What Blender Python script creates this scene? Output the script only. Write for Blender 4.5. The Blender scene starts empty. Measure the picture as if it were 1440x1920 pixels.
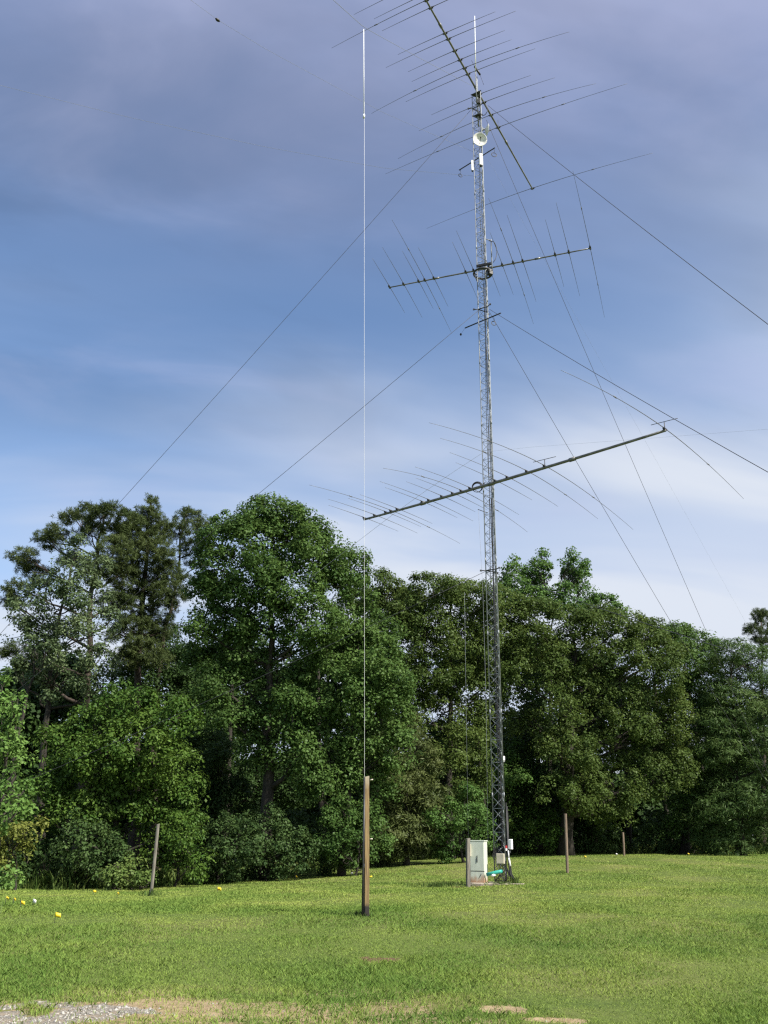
import bpy, bmesh, math, random
import numpy as np
from mathutils import Vector, Matrix
random.seed(7)
RNG = np.random.default_rng(11)
S = bpy.context.scene
COL = S.collection
R = math.radians

# ------------------------------------------------------------------ camera
FPX, PITCH, ROLL = 1659.0, R(20.0), R(0.69)
CAM = np.array([0.0, 0.0, 1.6])
FW = np.array([0, math.cos(PITCH), math.sin(PITCH)])
_u0 = np.array([0, -math.sin(PITCH), math.cos(PITCH)]); _r0 = np.array([1.0, 0, 0])
RT = math.cos(ROLL)*_r0 + math.sin(ROLL)*_u0
UP = -math.sin(ROLL)*_r0 + math.cos(ROLL)*_u0
cd = bpy.data.cameras.new('camera'); cam = bpy.data.objects.new('camera', cd); COL.objects.link(cam)
cd.sensor_fit = 'VERTICAL'; cd.sensor_height = 36; cd.lens = FPX/1920*36
cd.clip_start = 0.05; cd.clip_end = 9000
m = Matrix.Identity(4)
for i in range(3):
    m[i][0], m[i][1], m[i][2], m[i][3] = RT[i], UP[i], -FW[i], CAM[i]
cam.matrix_world = m
S.camera = cam
S.render.resolution_x, S.render.resolution_y = 768, 1024

# ------------------------------------------------------------------ light and sky
SUN_EL, SUN_DIR = R(44), np.array([0.83, -0.56])           # sun to the right and a little behind the viewer
az = math.atan2(SUN_DIR[0], SUN_DIR[1])
sd = Vector((math.sin(az)*math.cos(SUN_EL), math.cos(az)*math.cos(SUN_EL), math.sin(SUN_EL)))
sl = bpy.data.lights.new('sun', 'SUN'); sl.energy = 4.6; sl.angle = R(2.0); sl.color = (1, .94, .83)
so = bpy.data.objects.new('sun', sl); COL.objects.link(so); so.rotation_euler = sd.to_track_quat('Z', 'Y').to_euler()
S.view_settings.view_transform = 'Standard'; S.view_settings.look = 'None'
S.view_settings.exposure = 0.95; S.view_settings.gamma = 1
S.cycles.max_bounces = 8; S.cycles.diffuse_bounces = 5; S.cycles.glossy_bounces = 2
S.cycles.transmission_bounces = 3; S.cycles.transparent_max_bounces = 4
S.cycles.use_denoising = False
S.cycles.filter_width = 1.3

W = bpy.data.worlds.new("World"); S.world = W; W.use_nodes = True
nt = W.node_tree; N = nt.nodes; L = nt.links
bg = N['Background']
def nn(tree, t, **kw):
    n = tree.nodes.new(t)
    for k, v in kw.items():
        setattr(n, k, v)
    return n
def mth(tree, op, a, b=None, c=None, clamp=False):
    n = nn(tree, 'ShaderNodeMath', operation=op); n.use_clamp = clamp
    for i, x in enumerate((a, b, c)):
        if x is None: continue
        if hasattr(x, 'links'): tree.links.new(x, n.inputs[i])
        else: n.inputs[i].default_value = x
    return n.outputs[0]
def mapr(tree, v, a, b, c=0., d=1., smooth=True):
    n = nn(tree, 'ShaderNodeMapRange'); n.clamp = True
    if smooth: n.interpolation_type = 'SMOOTHSTEP'
    tree.links.new(v, n.inputs[0])
    for i, x in enumerate((a, b, c, d)): n.inputs[i+1].default_value = x
    return n.outputs[0]
def mixc(tree, f, a, b):
    n = nn(tree, 'ShaderNodeMix', data_type='RGBA')
    for i, x in ((0, f), (6, a), (7, b)):
        if hasattr(x, 'links'): tree.links.new(x, n.inputs[i])
        else: n.inputs[i].default_value = (x if i == 0 else (*x, 1))
    return n.outputs[2]
def noise(tree, vec, scale, detail=4, rough=.55, dist=0.):
    n = nn(tree, 'ShaderNodeTexNoise')
    n.inputs['Scale'].default_value = scale; n.inputs['Detail'].default_value = detail
    n.inputs['Roughness'].default_value = rough; n.inputs['Distortion'].default_value = dist
    if vec is not None: tree.links.new(vec, n.inputs['Vector'])
    return n.outputs['Fac']
def vmul(tree, vec, s, off=(0, 0, 0)):
    n = nn(tree, 'ShaderNodeMapping'); n.inputs['Scale'].default_value = s; n.inputs['Location'].default_value = off
    tree.links.new(vec, n.inputs['Vector']); return n.outputs[0]

sky = nn(nt, 'ShaderNodeTexSky', sky_type='NISHITA'); sky.sun_disc = False
sky.sun_elevation = SUN_EL; sky.sun_rotation = az; sky.altitude = 100; sky.air_density = 1.0; sky.dust_density = .6; sky.ozone_density = 2.5
tc = nn(nt, 'ShaderNodeTexCoord'); sx = nn(nt, 'ShaderNodeSeparateXYZ'); L.new(tc.outputs['Generated'], sx.inputs[0])
X, Y, Z = sx.outputs
zz = mth(nt, 'ADD', mth(nt, 'MAXIMUM', Z, 0.0), 0.18)
cx = nn(nt, 'ShaderNodeCombineXYZ'); L.new(mth(nt, 'DIVIDE', X, zz), cx.inputs[0]); L.new(mth(nt, 'DIVIDE', Y, zz), cx.inputs[1])
P = cx.outputs[0]
rot = nn(nt, 'ShaderNodeMapping'); rot.inputs['Rotation'].default_value = (0, 0, R(-14)); L.new(P, rot.inputs['Vector']); P = rot.outputs[0]
n1 = noise(nt, vmul(nt, P, (.7, 1.2, 1), (3.1, .4, 0)), 1.2, 4, .5, .5)      # broad veil
n2 = noise(nt, vmul(nt, P, (.65, 1.5, 1), (1.7, 2.2, 0)), 1.4, 4, .45, .5)   # soft streaks
n3 = noise(nt, vmul(nt, P, (1, 1.9, 1), (7.7, 1.2, 0)), 1.9, 6, .52, .5)
SKY_K = 0.106
skc = nn(nt, 'ShaderNodeVectorMath', operation='MULTIPLY'); L.new(sky.outputs[0], skc.inputs[0]); skc.inputs[1].default_value = (SKY_K*1.0, SKY_K*1.03, SKY_K*1.06)
zs = mth(nt, 'ADD', mth(nt, 'ADD', Z, mth(nt, 'MULTIPLY', X, .10)), mth(nt, 'MULTIPLY', mth(nt, 'SUBTRACT', n1, .5), .25))
hi = mapr(nt, zs, .52, .78, .04, 1.0)                                                    # lavender veil high up
veil = mth(nt, 'MULTIPLY', hi, mapr(nt, n3, .25, .7, .5, .95))
c1 = mixc(nt, veil, skc.outputs[0], (.226, .258, .392))
zl = mth(nt, 'SUBTRACT', Z, mth(nt, 'MULTIPLY', X, .30))
zl = mth(nt, 'SUBTRACT', zl, mth(nt, 'MULTIPLY', mth(nt, 'SUBTRACT', n2, .5), .40))
lo = mapr(nt, zl, .58, .17)                                                    # pale haze and cloud low down
c2 = mixc(nt, mth(nt, 'MULTIPLY', lo, .93), c1, (.375, .425, .525))
wh = mth(nt, 'MULTIPLY', mapr(nt, n2, .48, .78), mapr(nt, Z, .60, .40))
c3 = mixc(nt, mth(nt, 'MULTIPLY', wh, .30), c2, (.41, .44, .53))
c4 = mixc(nt, mth(nt, 'MULTIPLY', mapr(nt, n3, .48, .8), .30), c3, (.33, .36, .51))
n4 = noise(nt, vmul(nt, P, (.8, 1.5, 1), (2.3, 5.1, 0)), 1.7, 5, .55, .4)
dk = mth(nt, 'MULTIPLY', mapr(nt, n4, .40, .66, 1.0, .84), 1.0)                # denser slate parts of the veil
dv = nn(nt, 'ShaderNodeVectorMath', operation='SCALE'); L.new(c4, dv.inputs[0]); L.new(mth(nt, 'ADD', mth(nt, 'MULTIPLY', mth(nt, 'SUBTRACT', dk, 1.0), mapr(nt, Z, .30, .5)), 1.0), dv.inputs['Scale'])
c5 = mixc(nt, mth(nt, 'MULTIPLY', mth(nt, 'MULTIPLY', mapr(nt, n2, .42, .62), mapr(nt, zl, .42, .2)), .75), dv.outputs[0], (.47, .50, .55))
L.new(c5, bg.inputs[0]); bg.inputs[1].default_value = 0.86

# ------------------------------------------------------------------ measuring helpers (photograph pixel + distance -> metres)
def ray(x, y): return FW + RT*(x-720)/FPX - UP*(y-960)/FPX
def at_y(x, y, Yd): d = ray(x, y); return CAM + d*(Yd/d[1])
def at_z(x, y, z): d = ray(x, y); return CAM + d*((z-CAM[2])/d[2])
def scale_at(p): return float((np.asarray(p)-CAM) @ FW)/FPX      # metres per photo pixel

# ------------------------------------------------------------------ object helpers
def tag(o, label=None, cat=None, group=None, kind=None):
    if label: o['label'] = label
    if cat: o['category'] = cat
    if group: o['group'] = group
    if kind: o['kind'] = kind
    return o
def empty(name, loc, label=None, cat=None, group=None, rz=0):
    o = bpy.data.objects.new(name, None); COL.objects.link(o)
    o.location = [float(v) for v in loc]; o.rotation_euler = (0, 0, rz); o.empty_display_size = .2
    return tag(o, label, cat, group)
def link(name, me, mat, parent=None, world=True):
    o = bpy.data.objects.new(name, me); COL.objects.link(o)
    if mat is not None:
        for mm in (mat if isinstance(mat, (list, tuple)) else [mat]): me.materials.append(mm)
    if parent is not None:
        o.parent = parent
        if world:
            mi = Matrix.LocRotScale(parent.location, parent.rotation_euler, None).inverted() if parent.parent is None else Matrix.Identity(4)
            o.matrix_parent_inverse = mi
    return o
class MB:
    """collects tubes, boxes and discs into one mesh"""
    def __init__(s): s.v = []; s.f = []; s.sm = []
    def add(s, vs, fs, smooth=False):
        b = len(s.v); s.v += [tuple(map(float, q)) for q in vs]; s.f += [[i+b for i in f] for f in fs]; s.sm += [smooth]*len(fs); return s
    def tube(s, pts, r, n=6, cap=True):
        P_ = [np.array(q, float) for q in pts]; k = len(P_)
        rr = [r]*k if np.isscalar(r) else list(r)
        vs = []; up = None
        for i in range(k):
            t = P_[min(i+1, k-1)]-P_[max(i-1, 0)]; t = t/(np.linalg.norm(t)+1e-12)
            if up is None:
                a = np.array([0, 0, 1.]) if abs(t[2]) < .9 else np.array([1., 0, 0])
            else: a = up
            u = a-t*(a@t); u /= np.linalg.norm(u)+1e-12; w = np.cross(t, u); up = u
            for j in range(n):
                q = 2*math.pi*j/n; vs.append(P_[i]+rr[i]*(math.cos(q)*u+math.sin(q)*w))
        fs = [[i*n+j, i*n+(j+1) % n, (i+1)*n+(j+1) % n, (i+1)*n+j] for i in range(k-1) for j in range(n)]
        if cap: fs += [list(range(n))[::-1], [(k-1)*n+j for j in range(n)]]
        return s.add(vs, fs, n > 4)
    def box(s, c, h, rz=0., ax=None):
        c = np.array(c, float)
        if ax is None:
            ax = (np.array([math.cos(rz), math.sin(rz), 0]), np.array([-math.sin(rz), math.cos(rz), 0]), np.array([0, 0, 1.]))
        vs = [c+sx_*h[0]*ax[0]+sy_*h[1]*ax[1]+sz_*h[2]*ax[2] for sz_ in (-1, 1) for sy_ in (-1, 1) for sx_ in (-1, 1)]
        return s.add(vs, [[0, 2, 3, 1], [4, 5, 7, 6], [0, 1, 5, 4], [2, 6, 7, 3], [0, 4, 6, 2], [1, 3, 7, 5]])
    def ring(s, c, R_, r, ax=(0, 0, 1), n=20, k=6, arc=1.0, ph=0.):
        a = np.array(ax, float); a /= np.linalg.norm(a)
        t = np.array([1., 0, 0]) if abs(a[0]) < .9 else np.array([0, 1., 0])
        u = t-a*(a@t); u /= np.linalg.norm(u); w = np.cross(a, u); c = np.array(c, float)
        m_ = int(n*arc)
        return s.tube([c+R_*(math.cos(ph+2*math.pi*i/n)*u+math.sin(ph+2*math.pi*i/n)*w) for i in range(m_+1)], r, k, cap=arc < 1)
    def mesh(s, name, bevel=0.):
        me = bpy.data.meshes.new(name); me.from_pydata(s.v, [], s.f)
        me.polygons.foreach_set('use_smooth', s.sm)
        bm = bmesh.new(); bm.from_mesh(me)
        bmesh.ops.recalc_face_normals(bm, faces=bm.faces)
        if bevel: bmesh.ops.bevel(bm, geom=list(bm.edges), offset=bevel, segments=2, affect='EDGES', profile=.5)
        bm.to_mesh(me); bm.free(); me.update(); return me
    def obj(s, name, mat, parent=None, bevel=0.): return link(name, s.mesh(name, bevel), mat, parent)

# ------------------------------------------------------------------ materials
def mat_new(name):
    mt = bpy.data.materials.new(name); mt.use_nodes = True
    return mt, mt.node_tree, mt.node_tree.nodes['Principled BSDF']
def mat(name, col, rough=.6, metal=0., var=.2, scale=6., col2=None, bump=0., spec=.4, stretch=(1, 1, 1)):
    mt, t, b = mat_new(name)
    tcn = nn(t, 'ShaderNodeTexCoord'); v = vmul(t, tcn.outputs['Object'], stretch)
    f = mapr(t, noise(t, v, scale, 5, .6), .3, .7)
    c2 = col2 or tuple(c*(1-var) for c in col)
    t.links.new(mixc(t, f, tuple(min(1, c*(1+var*.5)) for c in col), c2), b.inputs['Base Color'])
    b.inputs['Roughness'].default_value = rough; b.inputs['Metallic'].default_value = metal
    b.inputs['Specular IOR Level'].default_value = spec
    if bump:
        bn = nn(t, 'ShaderNodeBump'); bn.inputs['Strength'].default_value = bump; bn.inputs['Distance'].default_value = .02
        t.links.new(noise(t, v, scale*3, 4), bn.inputs['Height']); t.links.new(bn.outputs[0], b.inputs['Normal'])
    return mt
def leafmat(name, col, col2, trans=.22, rough=.5):
    mt, t, b = mat_new(name)
    at = nn(t, 'ShaderNodeAttribute', attribute_name='tint')
    c = mixc(t, at.outputs['Fac'], col, col2)
    t.links.new(c, b.inputs['Base Color']); b.inputs['Roughness'].default_value = rough; b.inputs['Specular IOR Level'].default_value = .12
    tr = nn(t, 'ShaderNodeBsdfTranslucent')
    br = nn(t, 'ShaderNodeHueSaturation'); br.inputs['Value'].default_value = 1.3; br.inputs['Hue'].default_value = .485
    t.links.new(c, br.inputs['Color']); t.links.new(br.outputs[0], tr.inputs[0])
    mx = nn(t, 'ShaderNodeMixShader'); mx.inputs[0].default_value = trans
    t.links.new(b.outputs[0], mx.inputs[1]); t.links.new(tr.outputs[0], mx.inputs[2])
    t.links.new(mx.outputs[0], t.nodes['Material Output'].inputs['Surface'])
    return mt
M = dict(
    galv=mat('galvanised_steel', (.27, .29, .31), .6, .25, .35, 5),
    alu=mat('weathered_aluminium', (.20, .20, .19), .5, .5, .3, 4),
    element=mat('element_tube', (.14, .14, .14), .5, .4, .2, 4),
    black=mat('black_plastic', (.025, .025, .027), .5, 0, .3, 8),
    dark=mat('dark_steel', (.06, .06, .065), .5, .3, .3, 8),
    wire=mat('steel_wire', (.045, .047, .055), .7, .0, .2, 8),
    rope=mat('grey_rope', (.22, .24, .28), .8, 0, .2, 8),
    white=mat('white_fibreglass', (.80, .81, .80), .4, 0, .08, 3),
    paleline=mat('pale_wire', (.62, .63, .63), .5, 0, .1, 3),
    dish=mat('white_dish_paint', (.80, .79, .76), .45, 0, .1, 3),
    beige=mat('beige_painted_steel', (.45, .42, .33), .5, 0, .15, 5),
    teal=mat('teal_plastic_pipe', (.035, .33, .26), .4, 0, .15, 5),
    concrete=mat('concrete_slab', (.38, .33, .26), .9, 0, .35, 5, bump=.3),
    oldwood=mat('weathered_wood', (.185, .172, .145), .85, 0, .45, 5, bump=.5, stretch=(6, 6, .5)),
    redwood=mat('reddish_weathered_wood', (.20, .15, .11), .85, 0, .45, 5, bump=.5, stretch=(6, 6, .5)),
    bark=mat('tree_bark', (.036, .031, .025), .95, 0, .5, 3, bump=.6, stretch=(4, 4, .7)),
    pinebark=mat('pine_bark', (.055, .042, .034), .95, 0, .5, 3, bump=.6, stretch=(3, 3, 1)),
    stone=mat('gravel_stone', (.33, .315, .285), .9, 0, .4, 7),
    red=mat('red_sign_paint', (.5, .04, .04), .5, 0, .1, 4),
    yflag=mat('yellow_marker_vinyl', (.78, .58, .03), .5, 0, .08, 6),
    wflag=mat('white_marker_vinyl', (.8, .8, .78), .5, 0, .08, 6),
)

# treated post: dark stain at the foot, paler weathered top
def post_mat():
    mt, t, b = mat_new('treated_post')
    tcn = nn(t, 'ShaderNodeTexCoord'); o = tcn.outputs['Object']
    g = mapr(t, noise(t, vmul(t, o, (9, 9, .45)), 4, 6, .65), .3, .7)
    c = mixc(t, g, (.27, .19, .082), (.10, .066, .032))
    s = nn(t, 'ShaderNodeSeparateXYZ'); t.links.new(o, s.inputs[0])
    wob = mth(t, 'MULTIPLY', noise(t, o, 9, 3), .25)
    c = mixc(t, mapr(t, mth(t, 'ADD', s.outputs[2], wob), 2.45, 2.78), c, (.30, .26, .19))
    c = mixc(t, mapr(t, mth(t, 'ADD', s.outputs[2], wob), .40, .27), c, (.018, .015, .013))
    t.links.new(c, b.inputs['Base Color']); b.inputs['Roughness'].default_value = .85
    bn = nn(t, 'ShaderNodeBump'); bn.inputs['Strength'].default_value = .5; bn.inputs['Distance'].default_value = .01
    t.links.new(g, bn.inputs['Height']); t.links.new(bn.outputs[0], b.inputs['Normal'])
    return mt
M['post'] = post_mat()
def cabinet_mat():
    mt, t, b = mat_new('cabinet_paint')
    tcn = nn(t, 'ShaderNodeTexCoord'); o = tcn.outputs['Object']
    s = nn(t, 'ShaderNodeSeparateXYZ'); t.links.new(o, s.inputs[0])
    c = mixc(t, mapr(t, noise(t, vmul(t, o, (3, 3, .7)), 4, 5), .3, .75), (.57, .62, .525), (.48, .53, .445))
    h = mth(t, 'SUBTRACT', s.outputs[2], mth(t, 'MULTIPLY', noise(t, vmul(t, o, (1, 1, .6)), 6, 5), .55))
    c = mixc(t, mth(t, 'MULTIPLY', mapr(t, h, .06, -.22), .85), c, (.33, .16, .07))   # red clay splashed up the foot
    t.links.new(c, b.inputs['Base Color']); b.inputs['Roughness'].default_value = .5
    return mt
M['cabinet'] = cabinet_mat()

# ------------------------------------------------------------------ terrain
CP = [(-14.99, 38, -.63), (-11.8, 38, -.67), (-7.1, 30, -.29), (-9.6, 42, -.62), (-5.4, 46, -.42), (-.64, 52, 0.0), (1.48, 55, .2), (5.1, 58, .42), (9.7, 60, .47),
      (17.6, 64, .57), (26.2, 64, .57), (3.05, 33, -.06), (4.36, 34, .0), (7.68, 39, .19), (13.9, 54, .6), (-.25, 19, .11), (0, 13, .0), (-3.6, 9.6, .03), (3.75, 9.6, .08),
      (0, 0, 0), (-8, 0, 0), (8, 0, 0), (0, -10, 0), (12, 20, .15), (-9, 18, .0), (-25, 40, -.6), (40, 60, .5), (0, 90, .3), (-30, 85, -.4), (30, 90, .6), (-40, 0, 0), (40, 10, .1)]
CPA = np.array(CP, float); _k = len(CP)
def _U(r2): return np.where(r2 < 1e-9, 0, r2*np.log(r2+1e-12))
_D = ((CPA[:, None, :2]-CPA[None, :, :2])**2).sum(-1)
_A = np.zeros((_k+3, _k+3)); _A[:_k, :_k] = _U(_D)+np.eye(_k)*60.; _A[:_k, _k] = 1; _A[:_k, _k+1:] = CPA[:, :2]; _A[_k:, :_k] = _A[:_k, _k:].T
_W = np.linalg.solve(_A, np.concatenate([CPA[:, 2], np.zeros(3)]))
def ground_z(x, y):
    x = np.asarray(x, float); y = np.asarray(y, float); sh = x.shape
    xf, yf = x.ravel(), y.ravel(); q = np.zeros(len(xf))
    xc = np.clip(xf, -42, 42); yc = np.clip(yf, -12, 92)
    for i in range(_k): q += _W[i]*_U((xc-CPA[i, 0])**2+(yc-CPA[i, 1])**2)
    q += _W[_k]+_W[_k+1]*xc+_W[_k+2]*yc
    q += .012*np.sin(xf*1.9+.6*yf)+.014*np.sin(yf*1.35-.7*xf)
    return q.reshape(sh)
def gz(x, y): return float(ground_z(np.array([x]), np.array([y]))[0])
def hash2(ix, iy, seed): 
    v = np.sin(ix*127.1+iy*311.7+seed*74.7)*43758.5453; return v-np.floor(v)
def vnoise(x, y, seed=0.):
    ix, iy = np.floor(x), np.floor(y); fx, fy = x-ix, y-iy; fx = fx*fx*(3-2*fx); fy = fy*fy*(3-2*fy)
    a, b, c, d = hash2(ix, iy, seed), hash2(ix+1, iy, seed), hash2(ix, iy+1, seed), hash2(ix+1, iy+1, seed)
    return (a*(1-fx)+b*fx)*(1-fy)+(c*(1-fx)+d*fx)*fy
def fbm(x, y, seed=0., o=4):
    v = 0; am = .5; s = 1.
    for i in range(o): v = v+am*vnoise(x*s, y*s, seed+i*3.1); am *= .5; s *= 2.03
    return v/(1-.5**o)
def ell(x, y, cx_, cy_, rx, ry): return np.sqrt(((x-cx_)/rx)**2+((y-cy_)/ry)**2)
def sst(v, a, b): q = np.clip((v-a)/(b-a), 0, 1); return q*q*(3-2*q)
def masks(x, y):
    n = fbm(x*1.6, y*1.6, 2.)-.5; n2 = fbm(x*4.5, y*4.5, 9.)-.5
    gr = 1-sst(np.minimum(ell(x, y, -3.75, 8.8, 1.7, 1.05), ell(x, y, -5.8, 8.6, 2.2, 1.1))+n*1.5+n2*.9, .7, 1.1)
    bare = .62*sst(gr, .02, .3)*(1-sst(gr, .5, .95))+.55*(1-sst(ell(x, y, -2.2, 8.7, 1.1, .9)+n*1.0+n2*.8, .6, 1.2))
    for (a, b, c, d, k) in [(1.17, 9.56, .23, .20, .95), (1.62, 9.1, .28, .15, .9), (.02, 13.0, .27, .36, .9), (-2.1, 9.5, .75, .5, .66), (-1.0, 9.4, .9, .5, .56), (.1, 9.6, .8, .4, .52), (-.6, 8.9, 1.6, .4, .5), (-.4, 10.4, .9, .35, .4), (-2.6, 10.3, .8, .35, .45),
                            (3.0, 32.6, .9, .7, .7), (4.1, 33.4, .9, .8, .95), (0.5, 8.4, .8, .35, .6)]:
        bare = np.maximum(bare, k*(1-sst(ell(x, y, a, b, c, d)+n*1.1+n2*1.1, .6, 1.3)))
    dry = np.clip(sst(fbm(x*.55, y*.35, 5.), .45, .72)*.55+1.25*np.exp(-((y-9.2-2.2*n)/.95)**2)*sst(x, 2.8, -.5)*sst(n+.6*n2, -.15, .12), 0, 1)
    return gr, bare, dry
xs = np.unique(np.concatenate([np.arange(-8, 8.01, .085), np.linspace(8, 45, 60), -np.linspace(8, 45, 60), np.geomspace(45, 3000, 16), -np.geomspace(45, 3000, 16)]).round(4))
ys = np.unique(np.concatenate([np.arange(5, 15.01, .085), np.linspace(15, 95, 120), np.linspace(-14, 5, 14), np.geomspace(95, 3500, 16), -np.geomspace(14, 400, 8)]).round(4))
GX, GY = np.meshgrid(xs, ys)
GZ = ground_z(GX, GY); gr, bare, dry = masks(GX, GY)
GZ = GZ - .02*np.maximum(gr, bare)
me = bpy.data.meshes.new('ground'); nx, ny = len(xs), len(ys)
co = np.stack([GX, GY, GZ], -1).reshape(-1, 3)
me.vertices.add(len(co)); me.vertices.foreach_set('co', co.ravel())
ii = (np.arange(ny-1)[:, None]*nx+np.arange(nx-1)[None, :]).ravel(); q = np.stack([ii, ii+1, ii+nx+1, ii+nx], -1)
me.loops.add(q.size); me.loops.foreach_set('vertex_index', q.ravel()); me.polygons.add(len(q))
me.polygons.foreach_set('loop_start', np.arange(0, q.size, 4)); me.polygons.foreach_set('loop_total', np.full(len(q), 4))
me.update(); me.polygons.foreach_set('use_smooth', np.ones(len(q), bool))
for nm, arr in (('gravel', gr), ('bare', bare), ('dry', dry)):
    a = me.attributes.new(nm, 'FLOAT', 'POINT'); a.data.foreach_set('value', arr.ravel().astype(np.float32))
def ground_mat():
    mt, t, b = mat_new('lawn_soil'); o = nn(t, 'ShaderNodeTexCoord').outputs['Object']
    A = lambda k: nn(t, 'ShaderNodeAttribute', attribute_name=k).outputs['Fac']
    big = mapr(t, noise(t, vmul(t, o, (1, .7, 1)), .35, 5, .6), .35, .65)
    fine = mapr(t, noise(t, o, 14, 5, .7), .3, .7)
    g = mixc(t, fine, (.105, .15, .032), (.055, .085, .020))
    g = mixc(t, mth(t, 'MULTIPLY', big, .5), g, (.15, .175, .045))
    g = mixc(t, mth(t, 'MULTIPLY', A('dry'), .6), g, (.21, .175, .08))
    soil = mixc(t, fine, (.36, .28, .17), (.23, .17, .095))
    sy_ = nn(t, 'ShaderNodeSeparateXYZ'); t.links.new(o, sy_.inputs[0]); soil = mixc(t, mapr(t, sy_.outputs[1], 11.4, 12.4), soil, (.13, .085, .05))
    fb = mth(t, 'ADD', A('bare'), mth(t, 'MULTIPLY', mth(t, 'SUBTRACT', noise(t, o, 13, 5, .7), .5), 1.3))
    g = mixc(t, mapr(t, fb, .35, .6), g, soil)
    vo = nn(t, 'ShaderNodeTexVoronoi'); vo.inputs['Scale'].default_value = 42; t.links.new(o, vo.inputs['Vector'])
    gv = mixc(t, mapr(t, vo.outputs['Distance'], .1, .6), (.40, .375, .33), (.17, .155, .13))
    gv = mixc(t, mapr(t, noise(t, o, 6, 4), .4, .7), gv, (.27, .22, .16))
    fg = mth(t, 'ADD', A('gravel'), mth(t, 'MULTIPLY', mth(t, 'SUBTRACT', noise(t, o, 16, 4, .7), .5), .8))
    g = mixc(t, mapr(t, fg, .4, .62), g, gv)
    t.links.new(g, b.inputs['Base Color']); b.inputs['Roughness'].default_value = .95; b.inputs['Specular IOR Level'].default_value = .15
    bn = nn(t, 'ShaderNodeBump'); bn.inputs['Strength'].default_value = .7; bn.inputs['Distance'].default_value = .03
    t.links.new(noise(t, o, 25, 5, .7), bn.inputs['Height']); t.links.new(bn.outputs[0], b.inputs['Normal'])
    return mt
tag(link('ground', me, ground_mat()), kind='structure')

# ------------------------------------------------------------------ grass (blades, uncountable)
def face_mesh(name, V, n, tint):
    """V: (N, n, 3) separate n-gons; tint: (N,) per face"""
    me = bpy.data.meshes.new(name); k = len(V)
    me.vertices.add(k*n); me.vertices.foreach_set('co', np.ascontiguousarray(V, np.float32).ravel())
    me.loops.add(k*n); me.loops.foreach_set('vertex_index', np.arange(k*n, dtype=np.int32)); me.polygons.add(k)
    me.polygons.foreach_set('loop_start', np.arange(0, k*n, n, dtype=np.int32)); me.polygons.foreach_set('loop_total', np.full(k, n, np.int32))
    a = me.attributes.new('tint', 'FLOAT', 'FACE'); a.data.foreach_set('value', np.clip(tint, 0, 1).astype(np.float32))
    me.update(); return me
def blades(x, y, h, w, lean, rng, z0=None):
    k = len(x); th = rng.uniform(0, 2*np.pi, k); ph = rng.uniform(0, 2*np.pi, k)
    z = ground_z(x, y)-.01 if z0 is None else z0
    b = np.stack([x, y, z], -1); wv = np.stack([np.cos(th), np.sin(th), 0*th], -1)*w[:, None]*.5
    ln = np.stack([np.cos(ph), np.sin(ph), 0*ph], -1)*(h*lean)[:, None]; up = np.array([0, 0, 1.])*h[:, None]
    mid = b+ln*.35+up*.6; tip = b+ln+up*.95
    return np.stack([b-wv, b+wv, mid+wv*.7, tip, mid-wv*.7], 1)
def grass_field(n, y0, y1, pw, hm, wf, rng):
    u = rng.random(n); a = 1-pw; y = (y0**a+u*(y1**a-y0**a))**(1/a)
    x = rng.uniform(-1, 1, n)*(y*.52+3.0)+.02*y
    edge = np.interp(x, [-40, -15, -9, -5.4, -.6, 1.5, 5, 10, 18, 40], [40, 40, 43, 47, 53, 56, 59, 61, 65, 65])
    k = y < edge+1.5
    g_, b_, d_ = masks(x, y)
    k &= rng.random(n) > np.clip(np.maximum(1.12*g_, b_*1.0)+.2*d_, 0, .97)
    x, y, d_ = x[k], y[k], d_[k]; n = len(x)
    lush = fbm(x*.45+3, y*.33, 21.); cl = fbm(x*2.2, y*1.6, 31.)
    h = hm*(.45+.9*rng.random(n))*(.65+.7*sst(lush, .3, .7))*(.6+.8*cl)
    h *= np.where(rng.random(n) > .985, 1.3, 1)
    w = wf*(y/9)**.75*(.6+.8*rng.random(n))
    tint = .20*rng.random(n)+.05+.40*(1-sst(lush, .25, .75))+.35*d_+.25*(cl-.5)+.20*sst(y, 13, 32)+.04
    tint = np.where(rng.random(n) > .96, tint+.2, tint)
    return blades(x, y, h, w, rng.uniform(.25, 1.3, n), rng), tint
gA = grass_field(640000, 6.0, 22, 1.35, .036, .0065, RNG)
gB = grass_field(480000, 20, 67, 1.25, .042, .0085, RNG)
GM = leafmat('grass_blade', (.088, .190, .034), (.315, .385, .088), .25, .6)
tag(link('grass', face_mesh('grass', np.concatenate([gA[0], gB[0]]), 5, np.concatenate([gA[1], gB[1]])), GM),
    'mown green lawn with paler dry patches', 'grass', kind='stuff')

# loose stones on the gravel patch and worn dirt
def stones(n):
    x = RNG.uniform(-8, 2.5, n*6); y = RNG.uniform(7, 11, n*6); g_, b_, d_ = masks(x, y)
    k = (RNG.random(n*6) < g_*.9+b_*.05); x, y = x[k][:n], y[k][:n]; z = ground_z(x, y)-.018; mb = MB()
    bv = np.array([(1, 0, 0), (0, 1, 0), (-1, 0, 0), (0, -1, 0), (0, 0, .8), (0, 0, -.6)]); bf = [(0, 1, 4), (1, 2, 4), (2, 3, 4), (3, 0, 4), (1, 0, 5), (2, 1, 5), (3, 2, 5), (0, 3, 5)]
    for i in range(len(x)):
        s = .005+.017*RNG.random()**2.6
        mb.add((bv+RNG.normal(0, .22, (6, 3)))*s*np.array([1, 1, .8])+np.array([x[i], y[i], z[i]]), bf)
    return mb
tag(stones(6500).obj('gravel', M['stone']), 'grey gravel spilling into the lawn', 'gravel', kind='stuff')

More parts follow.
